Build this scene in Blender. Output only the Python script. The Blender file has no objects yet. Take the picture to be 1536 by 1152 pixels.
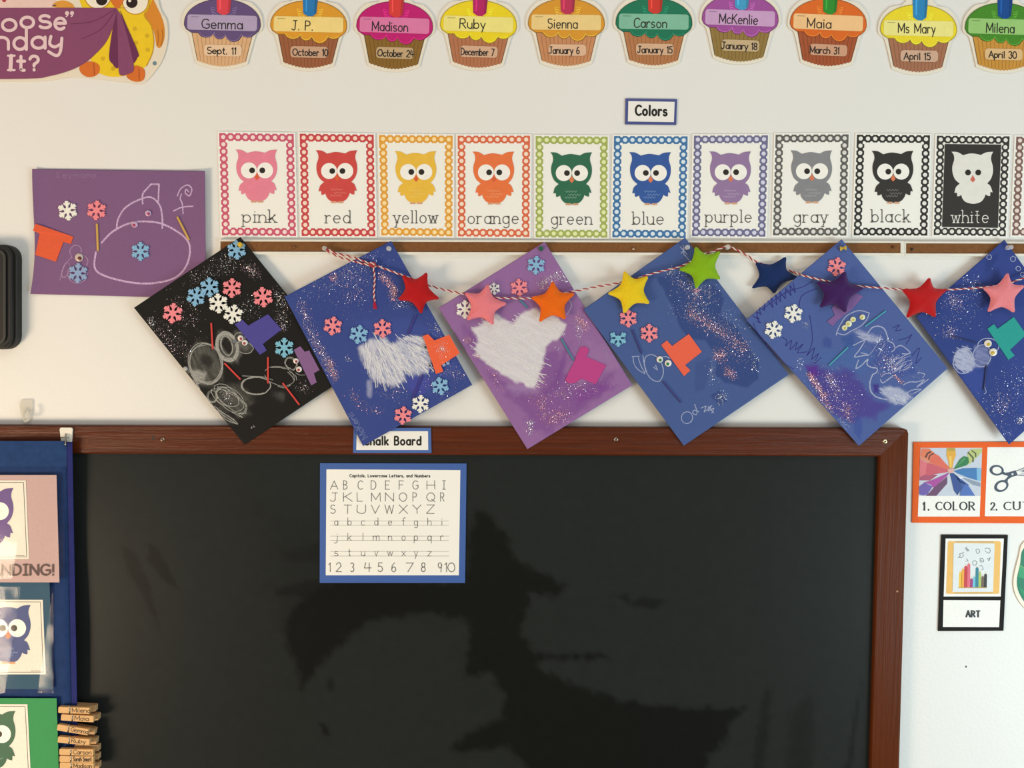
import bpy, math, random
import numpy as np
from mathutils import Vector, Matrix
from mathutils.geometry import tessellate_polygon
random.seed(7)
SC = bpy.context.scene
COL = SC.collection
R = math.radians

# ------------------------------------------------------------------ camera
FPX = 1250.0
CAM = Vector((0, -1.5, 1.5))
ROT = Matrix.Rotation(R(90 - 3.9), 3, 'X') @ Matrix.Rotation(0.003, 3, 'Z')
cd = bpy.data.cameras.new('camera'); cam = bpy.data.objects.new('camera', cd)
cd.sensor_width = 36; cd.lens = FPX * 36 / 1536; cd.clip_start = 0.01
cam.matrix_world = Matrix.Translation(CAM) @ ROT.to_4x4()
COL.objects.link(cam); SC.camera = cam

# ------------------------------------------------------------------ world, lights, exposure
w = bpy.data.worlds.new('world'); SC.world = w; w.use_nodes = True
bg = w.node_tree.nodes['Background']
bg.inputs[0].default_value = (1.0, 0.96, 0.90, 1); bg.inputs[1].default_value = 0.43
def area(name, loc, target, sx, sy, power, col):
    l = bpy.data.lights.new(name, 'AREA'); l.shape = 'RECTANGLE'; l.size = sx; l.size_y = sy
    l.energy = power; l.color = col
    o = bpy.data.objects.new(name, l); o.location = loc
    o.rotation_euler = (Vector(target) - Vector(loc)).to_track_quat('-Z', 'Y').to_euler()
    COL.objects.link(o); return o
area('window_daylight', (2.3, -1.6, 0.25), (0.6, 0, 1.1), 1.4, 1.2, 59, (0.74, 0.93, 1.0))
area('warm_room_lamp', (-2.3, -1.6, 0.25), (-0.8, 0, 1.2), 0.8, 0.8, 60, (1.0, 0.77, 0.53))
area('ceiling_fixture', (0.45, -1.75, 2.95), (0.3, 0, 1.4), 1.2, 0.35, 5.0, (1.0, 0.92, 0.80))
SC.view_settings.view_transform = 'Standard'; SC.view_settings.look = 'None'
SC.view_settings.gamma = 1; SC.view_settings.use_curve_mapping = False
SC.view_settings.exposure = 0.12

# ------------------------------------------------------------------ helpers
def P(px, py, d=0.0):
    """photo pixel -> the world point at distance d in front of the back wall (y = -d)"""
    v = ROT @ Vector(((px - 768) / FPX, -(py - 576) / FPX, -1))
    t = (-d - CAM.y) / v.y
    return CAM + v * t
S = 1.2 / 1000.0                      # metres per photo pixel on the wall, about

def lin(h):
    if not isinstance(h, str): return h
    out = []
    for i in (0, 2, 4):
        c = int(h[i:i+2], 16) / 255
        out.append(c / 12.92 if c <= .04045 else ((c + .055) / 1.055) ** 2.4)
    return tuple(out) + (1.0,)

MATS = {}
def M(h, kind='paper'):
    key = (h, kind)
    if key in MATS: return MATS[key]
    m = bpy.data.materials.new(kind + '_' + h); m.use_nodes = True
    nt = m.node_tree; N = nt.nodes; L = nt.links; b = N['Principled BSDF']
    c = lin(h); b.inputs['Base Color'].default_value = c
    tc = N.new('ShaderNodeTexCoord')
    def noise(scale, detail=3, rough=.6, vec=None):
        n = N.new('ShaderNodeTexNoise'); n.inputs['Scale'].default_value = scale
        n.inputs['Detail'].default_value = detail; n.inputs['Roughness'].default_value = rough
        L.new(vec or tc.outputs['Object'], n.inputs['Vector']); return n
    def mul(src, lo, hi):
        mr = N.new('ShaderNodeMapRange'); mr.inputs['From Min'].default_value = .3; mr.inputs['From Max'].default_value = .7
        mr.inputs['To Min'].default_value = lo; mr.inputs['To Max'].default_value = hi
        L.new(src.outputs[0], mr.inputs['Value'])
        mx = N.new('ShaderNodeMix'); mx.data_type = 'RGBA'; mx.blend_type = 'MULTIPLY'; mx.inputs['Factor'].default_value = 1
        mx.inputs['A'].default_value = c; L.new(mr.outputs[0], mx.inputs['B']); L.new(mx.outputs['Result'], b.inputs['Base Color'])
        return mx
    def bump(src, st, dist):
        bp = N.new('ShaderNodeBump'); bp.inputs['Strength'].default_value = st; bp.inputs['Distance'].default_value = dist
        L.new(src.outputs[0], bp.inputs['Height']); L.new(bp.outputs[0], b.inputs['Normal']); return bp
    b.inputs['Roughness'].default_value = .75
    if kind == 'paper':
        n = noise(420, 4); mul(n, .94, 1.05); bump(n, .25, .0004); b.inputs['Roughness'].default_value = .85
        b.inputs['Specular IOR Level'].default_value = .25
    elif kind == 'print':
        n = noise(90, 2); mul(n, .97, 1.03); b.inputs['Roughness'].default_value = .5; b.inputs['Specular IOR Level'].default_value = .3
    elif kind == 'laminate':                       # print under a clear glossy laminate that is not quite flat
        n = noise(9, 2); bump(n, .4, .004); b.inputs['Roughness'].default_value = .5
        b.inputs['Coat Weight'].default_value = .3; b.inputs['Coat Roughness'].default_value = .12
        b.inputs['Specular IOR Level'].default_value = .3
    elif kind == 'felt':
        n = noise(700, 5, .7); mul(n, .86, 1.1); bump(n, .6, .0008); b.inputs['Roughness'].default_value = 1
        b.inputs['Sheen Weight'].default_value = .25; b.inputs['Specular IOR Level'].default_value = .1
    elif kind == 'foam':
        n = noise(900, 2); mul(n, .93, 1.04); b.inputs['Roughness'].default_value = .8; b.inputs['Specular IOR Level'].default_value = .2
    elif kind == 'plastic':
        n = noise(40, 2); mul(n, .96, 1.03); b.inputs['Roughness'].default_value = .3
    elif kind == 'matte':
        n = noise(300, 3); mul(n, .92, 1.05); bump(n, .2, .0004); b.inputs['Roughness'].default_value = .6
    elif kind == 'fabric':
        wv = N.new('ShaderNodeTexWave'); wv.inputs['Scale'].default_value = 330; wv.inputs['Distortion'].default_value = 2
        L.new(tc.outputs['Object'], wv.inputs['Vector']); n = noise(60, 4)
        mul(n, .82, 1.12); bump(wv, .2, .0006); b.inputs['Roughness'].default_value = .8
        b.inputs['Specular IOR Level'].default_value = .12
    elif kind == 'wood':                           # light pin wood
        mp = N.new('ShaderNodeMapping'); mp.inputs['Scale'].default_value = (8, 90, 90); L.new(tc.outputs['Object'], mp.inputs[0])
        n = noise(9, 4, .6, mp.outputs[0]); mul(n, .82, 1.08); bump(n, .2, .0006); b.inputs['Roughness'].default_value = .6
    elif kind in ('railx', 'railz'):               # stained, varnished open-grain wood
        mp = N.new('ShaderNodeMapping')
        mp.inputs['Scale'].default_value = (2.2, 60, 75) if kind == 'railx' else (75, 60, 2.2)
        L.new(tc.outputs['Object'], mp.inputs[0])
        n = noise(2.2, 5, .62, mp.outputs[0]); n.inputs['Distortion'].default_value = .7
        mul(n, .72, 1.25) if kind == 'railx' else mul(n, .86, 1.12); bump(n, .9 if kind == 'railx' else .35, .0022)
        b.inputs['Roughness'].default_value = .3; b.inputs['Specular IOR Level'].default_value = .25 if kind == 'railx' else .08
    elif kind == 'cork':
        n = noise(260, 5, .75); mul(n, .7, 1.2); bump(n, .5, .0012); b.inputs['Roughness'].default_value = .9
    elif kind == 'wall':
        n = noise(170, 3, .5); bump(n, .3, .0012); b.inputs['Roughness'].default_value = .42
        b.inputs['Specular IOR Level'].default_value = .35
    elif kind == 'metal':
        n = noise(50, 2); mul(n, .9, 1.05); b.inputs['Metallic'].default_value = 1; b.inputs['Roughness'].default_value = .28
    elif kind == 'glitter':
        n = noise(900, 1); mul(n, .8, 1.2); b.inputs['Metallic'].default_value = .6; b.inputs['Roughness'].default_value = .25
    elif kind == 'clear':
        n = noise(60, 2); bump(n, .2, .001)
        b.inputs['Alpha'].default_value = .42; b.inputs['Roughness'].default_value = .12; b.inputs['Specular IOR Level'].default_value = .8
    elif kind == 'film':                           # clear vinyl pocket
        n = noise(11, 2); bump(n, .5, .004)
        g = N.new('ShaderNodeBsdfGlossy'); g.inputs['Roughness'].default_value = .1
        t = N.new('ShaderNodeBsdfTransparent'); mx = N.new('ShaderNodeMixShader'); fr = N.new('ShaderNodeFresnel')
        N.remove(fr); fr = N.new('ShaderNodeLayerWeight'); fr.inputs[0].default_value = .12
        ml = N.new('ShaderNodeMath'); ml.operation = 'MULTIPLY_ADD'; ml.inputs[1].default_value = .07; ml.inputs[2].default_value = .014
        bp = [q for q in N if q.type == 'BUMP'][0]
        L.new(bp.outputs[0], g.inputs['Normal']); L.new(bp.outputs[0], fr.inputs['Normal']); L.new(fr.outputs['Facing'], ml.inputs[0])
        L.new(ml.outputs[0], mx.inputs[0]); L.new(t.outputs[0], mx.inputs[1]); L.new(g.outputs[0], mx.inputs[2])
        L.new(mx.outputs[0], N['Material Output'].inputs[0])
    elif kind in ('chalk', 'marker', 'faint'):     # dry strokes broken up by the tooth of the paper
        n = noise(900, 2, .6); mr = N.new('ShaderNodeMapRange')
        mr.inputs['From Min'].default_value = .36; mr.inputs['From Max'].default_value = .6
        hi = {'chalk': .92, 'marker': .65, 'faint': .42}[kind]
        mr.inputs['To Min'].default_value = {'chalk': .38, 'marker': .4, 'faint': .15}[kind]; mr.inputs['To Max'].default_value = hi
        L.new(n.outputs[0], mr.inputs[0]); L.new(mr.outputs[0], b.inputs['Alpha']); b.inputs['Roughness'].default_value = 1
        b.inputs['Specular IOR Level'].default_value = 0
    elif kind == 'pencil':
        n = noise(400, 2); mr = N.new('ShaderNodeMapRange'); mr.inputs['To Min'].default_value = .45; mr.inputs['To Max'].default_value = .85
        L.new(n.outputs[0], mr.inputs[0]); L.new(mr.outputs[0], b.inputs['Alpha']); b.inputs['Roughness'].default_value = .8
    elif kind in ('attr', 'attrboard'):            # colour painted per vertex by the stain and chalk layers
        at = N.new('ShaderNodeAttribute'); at.attribute_name = 'Col'
        n = noise(420 if kind == 'attr' else 60, 4)
        mx = mul(n, .94, 1.05) if kind == 'attr' else mul(n, .93, 1.06)
        L.new(at.outputs['Color'], mx.inputs['A'])
        if kind == 'attr': bump(n, .25, .0004); b.inputs['Roughness'].default_value = .85; b.inputs['Specular IOR Level'].default_value = .2
        else: b.inputs['Roughness'].default_value = .32; b.inputs['Specular IOR Level'].default_value = .1
    MATS[key] = m
    return m

def dd(d, x, y): return d(x, y) if callable(d) else d

class MB:
    def __init__(s): s.v = []; s.f = []; s.m = []; s.mats = []; s.sm = []; s.col = None
    def mi(s, m):
        if m not in s.mats: s.mats.append(m)
        return s.mats.index(m)
    def add(s, vs, fs, m, smooth=False):
        o = len(s.v); s.v += vs; k = s.mi(m)
        for f in fs: s.f.append([i + o for i in f]); s.m.append(k); s.sm.append(smooth)
    def poly(s, pts, d, m, t=0.0):
        """filled outline on the surface at depth d; with t it is a slab of that thickness"""
        if len(pts) < 3: return
        fr = [P(x, y, dd(d, x, y) + t) for x, y in pts]
        tri = tessellate_polygon([[Vector((x, -y, 0)) for x, y in pts]])
        fs = []
        for a, b, c in tri:
            n = (fr[b] - fr[a]).cross(fr[c] - fr[a])
            fs.append((a, b, c) if n.y < 0 else (a, c, b))
        n = len(pts); vs = list(fr)
        if t > 0:
            vs += [Vector((p.x, -dd(d, x, y), p.z)) for p, (x, y) in zip(fr, pts)]
            for i in range(n): j = (i + 1) % n; fs.append((i, j, j + n, i + n))
            fs += [(a + n, b + n, c + n) for a, b, c in tri]
        s.add(vs, fs, m)
    def disc(s, cx, cy, r, d, m, n=12, ry=None, t=0, rot=0):
        ry = ry or r; c, q = math.cos(rot), math.sin(rot); pts = []
        for i in range(n):
            a = 2 * math.pi * i / n; x = r * math.cos(a); y = ry * math.sin(a)
            pts.append((cx + x * c - y * q, cy + x * q + y * c))
        s.poly(pts, d, m, t)
    def ribbon(s, pts, w, d, m, wh=None, cap=True, t=0):
        vs = []; fs = []; K_ = [0]; s.lay = (getattr(s, 'lay', 0)+1) % 5; b0 = t + s.lay*1.6e-5
        def seg(a, b, wd):
            dx, dy = b[0] - a[0], b[1] - a[1]; l = math.hypot(dx, dy)
            if l < 1e-6: return
            nx, ny = -dy / l * wd / 2, dx / l * wd / 2; o = len(vs); K_[0] += 1; t = b0 + (K_[0] % 2)*4e-6
            for x, y in ((a[0]+nx, a[1]+ny), (b[0]+nx, b[1]+ny), (b[0]-nx, b[1]-ny), (a[0]-nx, a[1]-ny)):
                vs.append(P(x, y, dd(d, x, y) + t))
            fs.append((o, o+1, o+2, o+3))
        ws = []
        for a, b in zip(pts, pts[1:]):
            wd = w
            if wh is not None:
                l = math.hypot(b[0]-a[0], b[1]-a[1]) or 1; k = abs(b[1]-a[1]) / l; wd = wh + (w - wh) * k ** 1.3
            ws.append(wd); seg(a, b, wd)
        for i, p in enumerate(pts):
            end = i in (0, len(pts) - 1)
            if end and not cap: continue
            r = (min(ws[max(i-1, 0)], ws[min(i, len(ws)-1)])) / 2
            if not end:
                a, b = pts[i-1], pts[i+1]
                v1 = (p[0]-a[0], p[1]-a[1]); v2 = (b[0]-p[0], b[1]-p[1])
                cr = abs(v1[0]*v2[1]-v1[1]*v2[0]) / ((math.hypot(*v1)*math.hypot(*v2)) or 1)
                if cr < .25 and (v1[0]*v2[0]+v1[1]*v2[1]) > 0: continue
            o = len(vs); t = b0 + 8e-6 + (i % 2)*3e-6
            for k in range(7):
                a = 2 * math.pi * k / 7; x, y = p[0] + r*math.cos(a), p[1] + r*math.sin(a)
                vs.append(P(x, y, dd(d, x, y) + t))
            fs.append(tuple(range(o, o + 7)))
        s.add(vs, fs, m)
    def dome(s, cx, cy, r, d, h, m, n=14, rings=4, top=0.0):
        vs = []; fs = []
        for k in range(rings):
            a = (math.pi/2) * k / rings * (1 - top)
            rr = r * math.cos(a); hh = h * math.sin(a)
            for i in range(n):
                t = 2*math.pi*i/n; c = P(cx, cy, dd(d, cx, cy))
                vs.append(c + Vector((rr*S*math.cos(t), -hh, rr*S*math.sin(t))))
        for k in range(rings-1):
            for i in range(n): j = (i+1) % n; fs.append((k*n+i, k*n+j, (k+1)*n+j, (k+1)*n+i))
        vs.append(P(cx, cy, dd(d, cx, cy)) + Vector((0, -h, 0))); q = len(vs)-1
        for i in range(n): fs.append(((rings-1)*n+i, (rings-1)*n+(i+1) % n, q))
        s.add(vs, fs, m, True)
    def lathe(s, c, axis, prof, m, n=14):
        ax = Vector(axis).normalized(); u = ax.orthogonal().normalized(); v = ax.cross(u); vs = []; fs = []
        for r, h in prof:
            for i in range(n):
                t = 2*math.pi*i/n; vs.append(c + ax*h + (u*math.cos(t) + v*math.sin(t))*r)
        for k in range(len(prof)-1):
            for i in range(n): j = (i+1) % n; fs.append((k*n+i, k*n+j, (k+1)*n+j, (k+1)*n+i))
        fs.append(tuple(range(n))); o = (len(prof)-1)*n; fs.append(tuple(o+i for i in range(n)))
        s.add(vs, fs, m, True)
    def tube(s, pts, r, m, n=6):
        vs = []; fs = []; up = Vector((0, 1, 0))
        for i, p in enumerate(pts):
            t = (pts[min(i+1, len(pts)-1)] - pts[max(i-1, 0)]).normalized()
            a = t.cross(up); a = a.normalized() if a.length > 1e-4 else Vector((1, 0, 0)); b = t.cross(a)
            for k in range(n):
                g = 2*math.pi*k/n; vs.append(p + (a*math.cos(g) + b*math.sin(g))*r)
        for i in range(len(pts)-1):
            for k in range(n): j = (k+1) % n; fs.append((i*n+k, i*n+j, (i+1)*n+j, (i+1)*n+k))
        fs.append(tuple(range(n))); fs.append(tuple(range(len(vs)-n, len(vs))))
        s.add(vs, fs, m, True)
    def box(s, x0, x1, y0, y1, z0, z1, m, bev=0):
        vs = [Vector((x, y, z)) for x in (x0, x1) for y in (y0, y1) for z in (z0, z1)]
        s.add(vs, [(0,1,3,2), (4,6,7,5), (0,4,5,1), (2,3,7,6), (0,2,6,4), (1,5,7,3)], m)
    def grid(s, quad, nx, ny, d, m, colf=None):
        (x0,y0),(x1,y1),(x2,y2),(x3,y3) = quad          # tl tr br bl
        u = np.linspace(0, 1, nx); v = np.linspace(0, 1, ny); U, V = np.meshgrid(u, v)
        X = (1-U)*(1-V)*x0 + U*(1-V)*x1 + U*V*x2 + (1-U)*V*x3
        Y = (1-U)*(1-V)*y0 + U*(1-V)*y1 + U*V*y2 + (1-U)*V*y3
        if getattr(s, 'warp', 0): X = X + s.warp*np.sin(np.pi*V**1.6)*(1-U)**4
        vs = [P(x, y, dd(d, x, y)) for x, y in zip(X.ravel(), Y.ravel())]
        fs = [(j*nx+i, (j+1)*nx+i, (j+1)*nx+i+1, j*nx+i+1) for j in range(ny-1) for i in range(nx-1)]
        s.add(vs, fs, m, True)
        if colf is not None: s.col = colf(X.ravel(), Y.ravel())
    def build(s, name, parent=None, label=None, kind=None, bevel=0, solid=0):
        org = parent_world(parent) if parent else (sum(s.v, Vector()) / len(s.v) if s.v else Vector())
        if not parent and kind == 'structure': org = Vector((0, 0, 0))
        me = bpy.data.meshes.new(name)
        me.from_pydata([tuple(v - org) for v in s.v], [], s.f)
        for m in s.mats: me.materials.append(m)
        me.polygons.foreach_set('material_index', s.m)
        me.polygons.foreach_set('use_smooth', s.sm)
        if s.col is not None:
            at = me.color_attributes.new('Col', 'FLOAT_COLOR', 'POINT')
            at.data.foreach_set('color', np.asarray(s.col, dtype=np.float32).ravel())
        me.update()
        o = bpy.data.objects.new(name, me); COL.objects.link(o)
        if parent: o.parent = parent
        else: o.location = org
        if label: o['label'] = label
        if kind: o['kind'] = kind
        if bevel:
            b = o.modifiers.new('bevel', 'BEVEL'); b.width = bevel; b.segments = 2; b.limit_method = 'ANGLE'
        if solid:
            b = o.modifiers.new('solidify', 'SOLIDIFY'); b.thickness = solid; b.offset = 0
        return o
def parent_world(p):
    v = Vector()
    while p: v += p.location; p = p.parent
    return v
def thing(name, label, cat, px, py, d=0.0, group=None):
    o = bpy.data.objects.new(name, None); o.location = P(px, py, d); o.empty_display_size = .02
    COL.objects.link(o); tag(o, label, cat, group); return o
def tag(o, label, cat, group=None):
    o['label'] = label; o['category'] = cat
    if group: o['group'] = group
def part(name, parent, fn, **k):
    mb = MB(); fn(mb); return mb.build(name, parent, **k)
def rrect(x0, y0, x1, y1, r, n=4):
    pts = []
    for cx, cy, a0 in ((x1-r, y0+r, -90), (x1-r, y1-r, 0), (x0+r, y1-r, 90), (x0+r, y0+r, 180)):
        for i in range(n+1):
            a = R(a0 + 90*i/n); pts.append((cx + r*math.cos(a), cy + r*math.sin(a)))
    return pts
def sm(pts, n=3, closed=True):
    """Catmull-Rom through points; a point with a third item is a corner"""
    out = []; N = len(pts)
    rng = range(N) if closed else range(N-1)
    for i in rng:
        p1, p2 = pts[i], pts[(i+1) % N]
        p0 = pts[(i-1) % N] if (closed or i > 0) else p1
        p3 = pts[(i+2) % N] if (closed or i+2 < N) else p2
        if len(p1) > 2: p0 = p1
        if len(p2) > 2: p3 = p2
        for k in range(n):
            t = k/n; t2 = t*t; t3 = t2*t
            out.append(tuple(.5*((2*p1[j]) + (-p0[j]+p2[j])*t + (2*p0[j]-5*p1[j]+4*p2[j]-p3[j])*t2 + (-p0[j]+3*p1[j]-3*p2[j]+p3[j])*t3) for j in (0, 1)))
    if not closed: out.append(tuple(pts[-1][:2]))
    return out
def crop(ox, oy, sc):
    return lambda *pts: [(ox + p[0]/sc, oy + p[1]/sc) + tuple(p[2:]) for p in pts]
def quadpt(q, u, v):
    return tuple((1-u)*(1-v)*q[0][k] + u*(1-v)*q[1][k] + u*v*q[2][k] + (1-u)*v*q[3][k] for k in (0, 1))

# ------------------------------------------------------------------ stroke lettering
def arc(cx, cy, rx, ry, a0, a1, n=None):
    n = n or max(4, int(abs(a1-a0)/24))
    return [(cx + rx*math.cos(R(a0+(a1-a0)*i/n)), cy + ry*math.sin(R(a0+(a1-a0)*i/n))) for i in range(n+1)]
l = lambda *p: list(p)
o_ = arc(.26, .3, .26, .3, 0, 360)
G = {
 'A': (.7, [l((0,0),(.35,1),(.7,0)), l((.13,.36),(.57,.36))]),
 'B': (.56, [l((0,0),(0,1)), l((0,1))+arc(.26,.77,.24,.23,90,-90)+l((0,.54)), l((0,.54))+arc(.28,.27,.28,.27,90,-90)+l((0,0))]),
 'C': (.66, [arc(.42,.5,.42,.5,48,312)]),
 'D': (.64, [l((0,0),(0,1)), l((0,1))+arc(.2,.5,.44,.5,90,-90)+l((0,0))]),
 'E': (.5, [l((.5,1),(0,1)), l((0,1),(0,0)), l((0,0),(.5,0)), l((0,.52),(.4,.52))]),
 'F': (.5, [l((.5,1),(0,1)), l((0,1),(0,0)), l((0,.52),(.4,.52))]),
 'G': (.74, [arc(.42,.5,.42,.5,48,325), l((.76,.22),(.76,.46)), l((.76,.46),(.46,.46))]),
 'H': (.66, [l((0,0),(0,1)), l((.66,0),(.66,1)), l((0,.5),(.66,.5))]),
 'I': (.36, [l((.18,0),(.18,1)), l((0,1),(.36,1)), l((0,0),(.36,0))]),
 'J': (.56, [l((.4,1),(.4,.2))+arc(.2,.2,.2,.2,0,-160), l((.14,1),(.6,1))]),
 'K': (.62, [l((0,0),(0,1)), l((.6,1),(0,.42)), l((.16,.56),(.62,0))]),
 'L': (.5, [l((0,1),(0,0)), l((0,0),(.5,0))]),
 'M': (.8, [l((0,0),(0,1)), l((0,1),(.4,.2)), l((.4,.2),(.8,1)), l((.8,1),(.8,0))]),
 'N': (.66, [l((0,0),(0,1)), l((0,1),(.66,0)), l((.66,0),(.66,1))]),
 'O': (.84, [arc(.42,.5,.42,.5,90,450)]),
 'P': (.56, [l((0,0),(0,1)), l((0,1))+arc(.28,.75,.28,.25,90,-90)+l((0,.5))]),
 'Q': (.86, [arc(.42,.5,.42,.5,90,450), l((.5,.26),(.86,-.05))]),
 'R': (.6, [l((0,0),(0,1)), l((0,1))+arc(.28,.75,.28,.25,90,-90)+l((0,.5)), l((.24,.5),(.6,0))]),
 'S': (.56, [arc(.28,.75,.26,.25,40,255)+arc(.28,.26,.28,.26,80,-150)]),
 'T': (.66, [l((.33,0),(.33,1)), l((0,1),(.66,1))]),
 'U': (.64, [l((0,1),(0,.32))+arc(.32,.32,.32,.32,180,360)+l((.64,1))]),
 'V': (.66, [l((0,1),(.33,0)), l((.33,0),(.66,1))]),
 'W': (.9, [l((0,1),(.22,0)), l((.22,0),(.45,.9)), l((.45,.9),(.68,0)), l((.68,0),(.9,1))]),
 'X': (.62, [l((0,1),(.62,0)), l((.62,1),(0,0))]),
 'Y': (.62, [l((0,1),(.31,.5)), l((.62,1),(.31,.5)), l((.31,.5),(.31,0))]),
 'Z': (.6, [l((0,1),(.6,1)), l((.6,1),(0,0)), l((0,0),(.6,0))]),
 'a': (.52, [o_, l((.52,.6),(.52,0))]),
 'b': (.52, [l((0,1),(0,0)), o_]),
 'c': (.46, [arc(.28,.3,.28,.3,50,310)]),
 'd': (.52, [o_, l((.52,1),(.52,0))]),
 'e': (.52, [l((.02,.32),(.5,.32))+arc(.26,.3,.26,.3,5,315)]),
 'f': (.36, [arc(.32,.8,.18,.2,50,180)+l((.14,0)), l((0,.6),(.34,.6))]),
 'g': (.52, [o_, l((.52,.6),(.52,-.12))+arc(.28,-.12,.24,.22,0,-150)]),
 'h': (.48, [l((0,1),(0,0)), l((0,.34))+arc(.24,.36,.24,.24,180,0)+l((.48,0))]),
 'i': (.1, [l((.05,.6),(.05,0)), l((.05,.83),(.05,.86))]),
 'j': (.2, [l((.2,.6),(.2,-.14))+arc(.02,-.14,.18,.2,0,-130), l((.2,.83),(.2,.86))]),
 'k': (.44, [l((0,1),(0,0)), l((.42,.6),(0,.22)), l((.13,.34),(.44,0))]),
 'l': (.1, [l((.05,1),(.05,0))]),
 'm': (.78, [l((0,.6),(0,0)), l((0,.36))+arc(.195,.4,.195,.2,180,0)+l((.39,0)), l((.39,.36))+arc(.585,.4,.195,.2,180,0)+l((.78,0))]),
 'n': (.48, [l((0,.6),(0,0)), l((0,.34))+arc(.24,.36,.24,.24,180,0)+l((.48,0))]),
 'o': (.54, [arc(.27,.3,.27,.3,90,450)]),
 'p': (.52, [l((0,.6),(0,-.35)), o_]),
 'q': (.52, [o_, l((.52,.6),(.52,-.35))]),
 'r': (.34, [l((0,.6),(0,0)), l((0,.34))+arc(.22,.36,.22,.24,180,55)]),
 's': (.42, [arc(.21,.45,.19,.15,35,250)+arc(.21,.155,.21,.155,75,-150)]),
 't': (.36, [l((.16,.92),(.16,.12))+arc(.28,.12,.12,.12,180,290), l((0,.6),(.34,.6))]),
 'u': (.48, [l((0,.6),(0,.24))+arc(.24,.24,.24,.24,180,360), l((.48,.6),(.48,0))]),
 'v': (.46, [l((0,.6),(.23,0)), l((.23,0),(.46,.6))]),
 'w': (.68, [l((0,.6),(.17,0)), l((.17,0),(.34,.55)), l((.34,.55),(.51,0)), l((.51,0),(.68,.6))]),
 'x': (.44, [l((0,.6),(.44,0)), l((.44,.6),(0,0))]),
 'y': (.48, [l((0,.6),(.25,.02)), l((.48,.6),(.14,-.35))]),
 'z': (.44, [l((0,.6),(.44,.6)), l((.44,.6),(0,0)), l((0,0),(.44,0))]),
 '1': (.2, [l((0,.8),(.15,1)), l((.15,1),(.15,0))]),
 '2': (.54, [arc(.27,.72,.25,.28,165,-30)+l((0,0)), l((0,0),(.54,0))]),
 '3': (.5, [arc(.23,.76,.23,.24,145,-80)+arc(.24,.27,.26,.27,80,-145)]),
 '4': (.6, [l((.12,1),(.02,.42)), l((.02,.42),(.6,.42)), l((.42,1),(.42,0))]),
 '5': (.52, [l((.5,1),(.08,1)), l((.08,1),(.05,.6))+arc(.24,.32,.27,.32,110,-150)]),
 '6': (.5, [l((.38,1))+arc(.42,.3,.42,.7,120,180)[1:]+arc(.25,.27,.25,.27,180,540)]),
 '7': (.54, [l((0,1),(.54,1)), l((.54,1),(.14,0))]),
 '8': (.5, [arc(.25,.76,.21,.24,90,450), arc(.25,.26,.25,.26,90,450)]),
 '9': (.5, [arc(.25,.72,.23,.28,0,360), l((.48,.75),(.4,0))]),
 '0': (.56, [arc(.28,.5,.28,.5,90,450)]),
 '.': (.1, [l((.05,.0),(.05,.05))]), ',': (.12, [l((.08,.05),(.02,-.15))]),
 '!': (.12, [l((.06,1),(.06,.3)), l((.06,.0),(.06,.05))]),
 '?': (.5, [arc(.24,.74,.24,.26,170,-50)+l((.24,.42),(.24,.28)), l((.24,.0),(.24,.05))]),
 '&': (.6, [l((.6,0),(.1,.7))+arc(.24,.8,.15,.18,190,-40)+arc(.24,.25,.24,.25,90,330)]),
 ' ': (.35, []), "'": (.1, [l((.05,1),(.05,.8))]),
}
SERIFABLE = 0.3
def glyph(mb, ch, fx, w, d, m, wh=None, serif=0, jit=0):
    for st in G[ch][1]:
        pts = [(x + random.uniform(-jit, jit), y + random.uniform(-jit, jit)) for x, y in st] if jit else st
        mb.ribbon([fx(x, y) for x, y in pts], w, d, m, wh=wh, cap=True)
        if serif and ch not in 'ETLFZz14.,!?7':
            for e, q in ((0, 1), (-1, -2)):
                a, b = st[e], st[q]
                ln = math.hypot(a[0]-b[0], a[1]-b[1])
                if ln > SERIFABLE and abs(a[1]-b[1]) > .6*ln and 0 <= abs(a[1]):
                    lo, hi = -serif, serif
                    if ch in 'bdhklpqnmrug' and a[1] > .55: hi = .0 if ch != 'k' else 0
                    mb.ribbon([fx(a[0]+lo, a[1]), fx(a[0]+hi, a[1])], wh or w, d, m, cap=False)
def text(mb, s, p0, p1, h, w, d, m, gap=.2, **k):
    tot = sum(G[c][0] for c in s) + gap*(len(s)-1)
    ux, uy = p1[0]-p0[0], p1[1]-p0[1]; L = math.hypot(ux, uy); ux /= L; uy /= L
    sx = L/tot; x = 0
    for c in s:
        x0 = x
        glyph(mb, c, lambda a, b, x0=x0: (p0[0] + ux*(x0+a)*sx + uy*b*h, p0[1] + uy*(x0+a)*sx - ux*b*h), w, d, m, **k)
        x += G[c][0] + gap
def letter(mb, c, x0, x1, yb, h, w, d, m, **k):
    sx = (x1-x0)/G[c][0]
    glyph(mb, c, lambda a, b: (x0+a*sx, yb-b*h), w, d, m, **k)

# ------------------------------------------------------------------ the setting
def wallmesh(mb): mb.box(-4, 4, 0, .12, 0, 2.9, M('E7E6E2', 'wall'))
part('wall_back', None, wallmesh, kind='structure')
wm_ = MB(); wm_.disc(1449, 1000, 1.3, .0002, M('3A3A38', 'matte'), 6, ry=1.8); wm_.build('wall_mark', bpy.data.objects['wall_back'])
part('floor', None, lambda mb: mb.box(-4, 4, -4, .0, -.05, 0, M('8C8474', 'matte')), kind='structure')
part('baseboard_back', None, lambda mb: mb.box(-4, 4, -.015, 0, 0, .11, M('6A4532', 'matte')), kind='structure')

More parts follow.
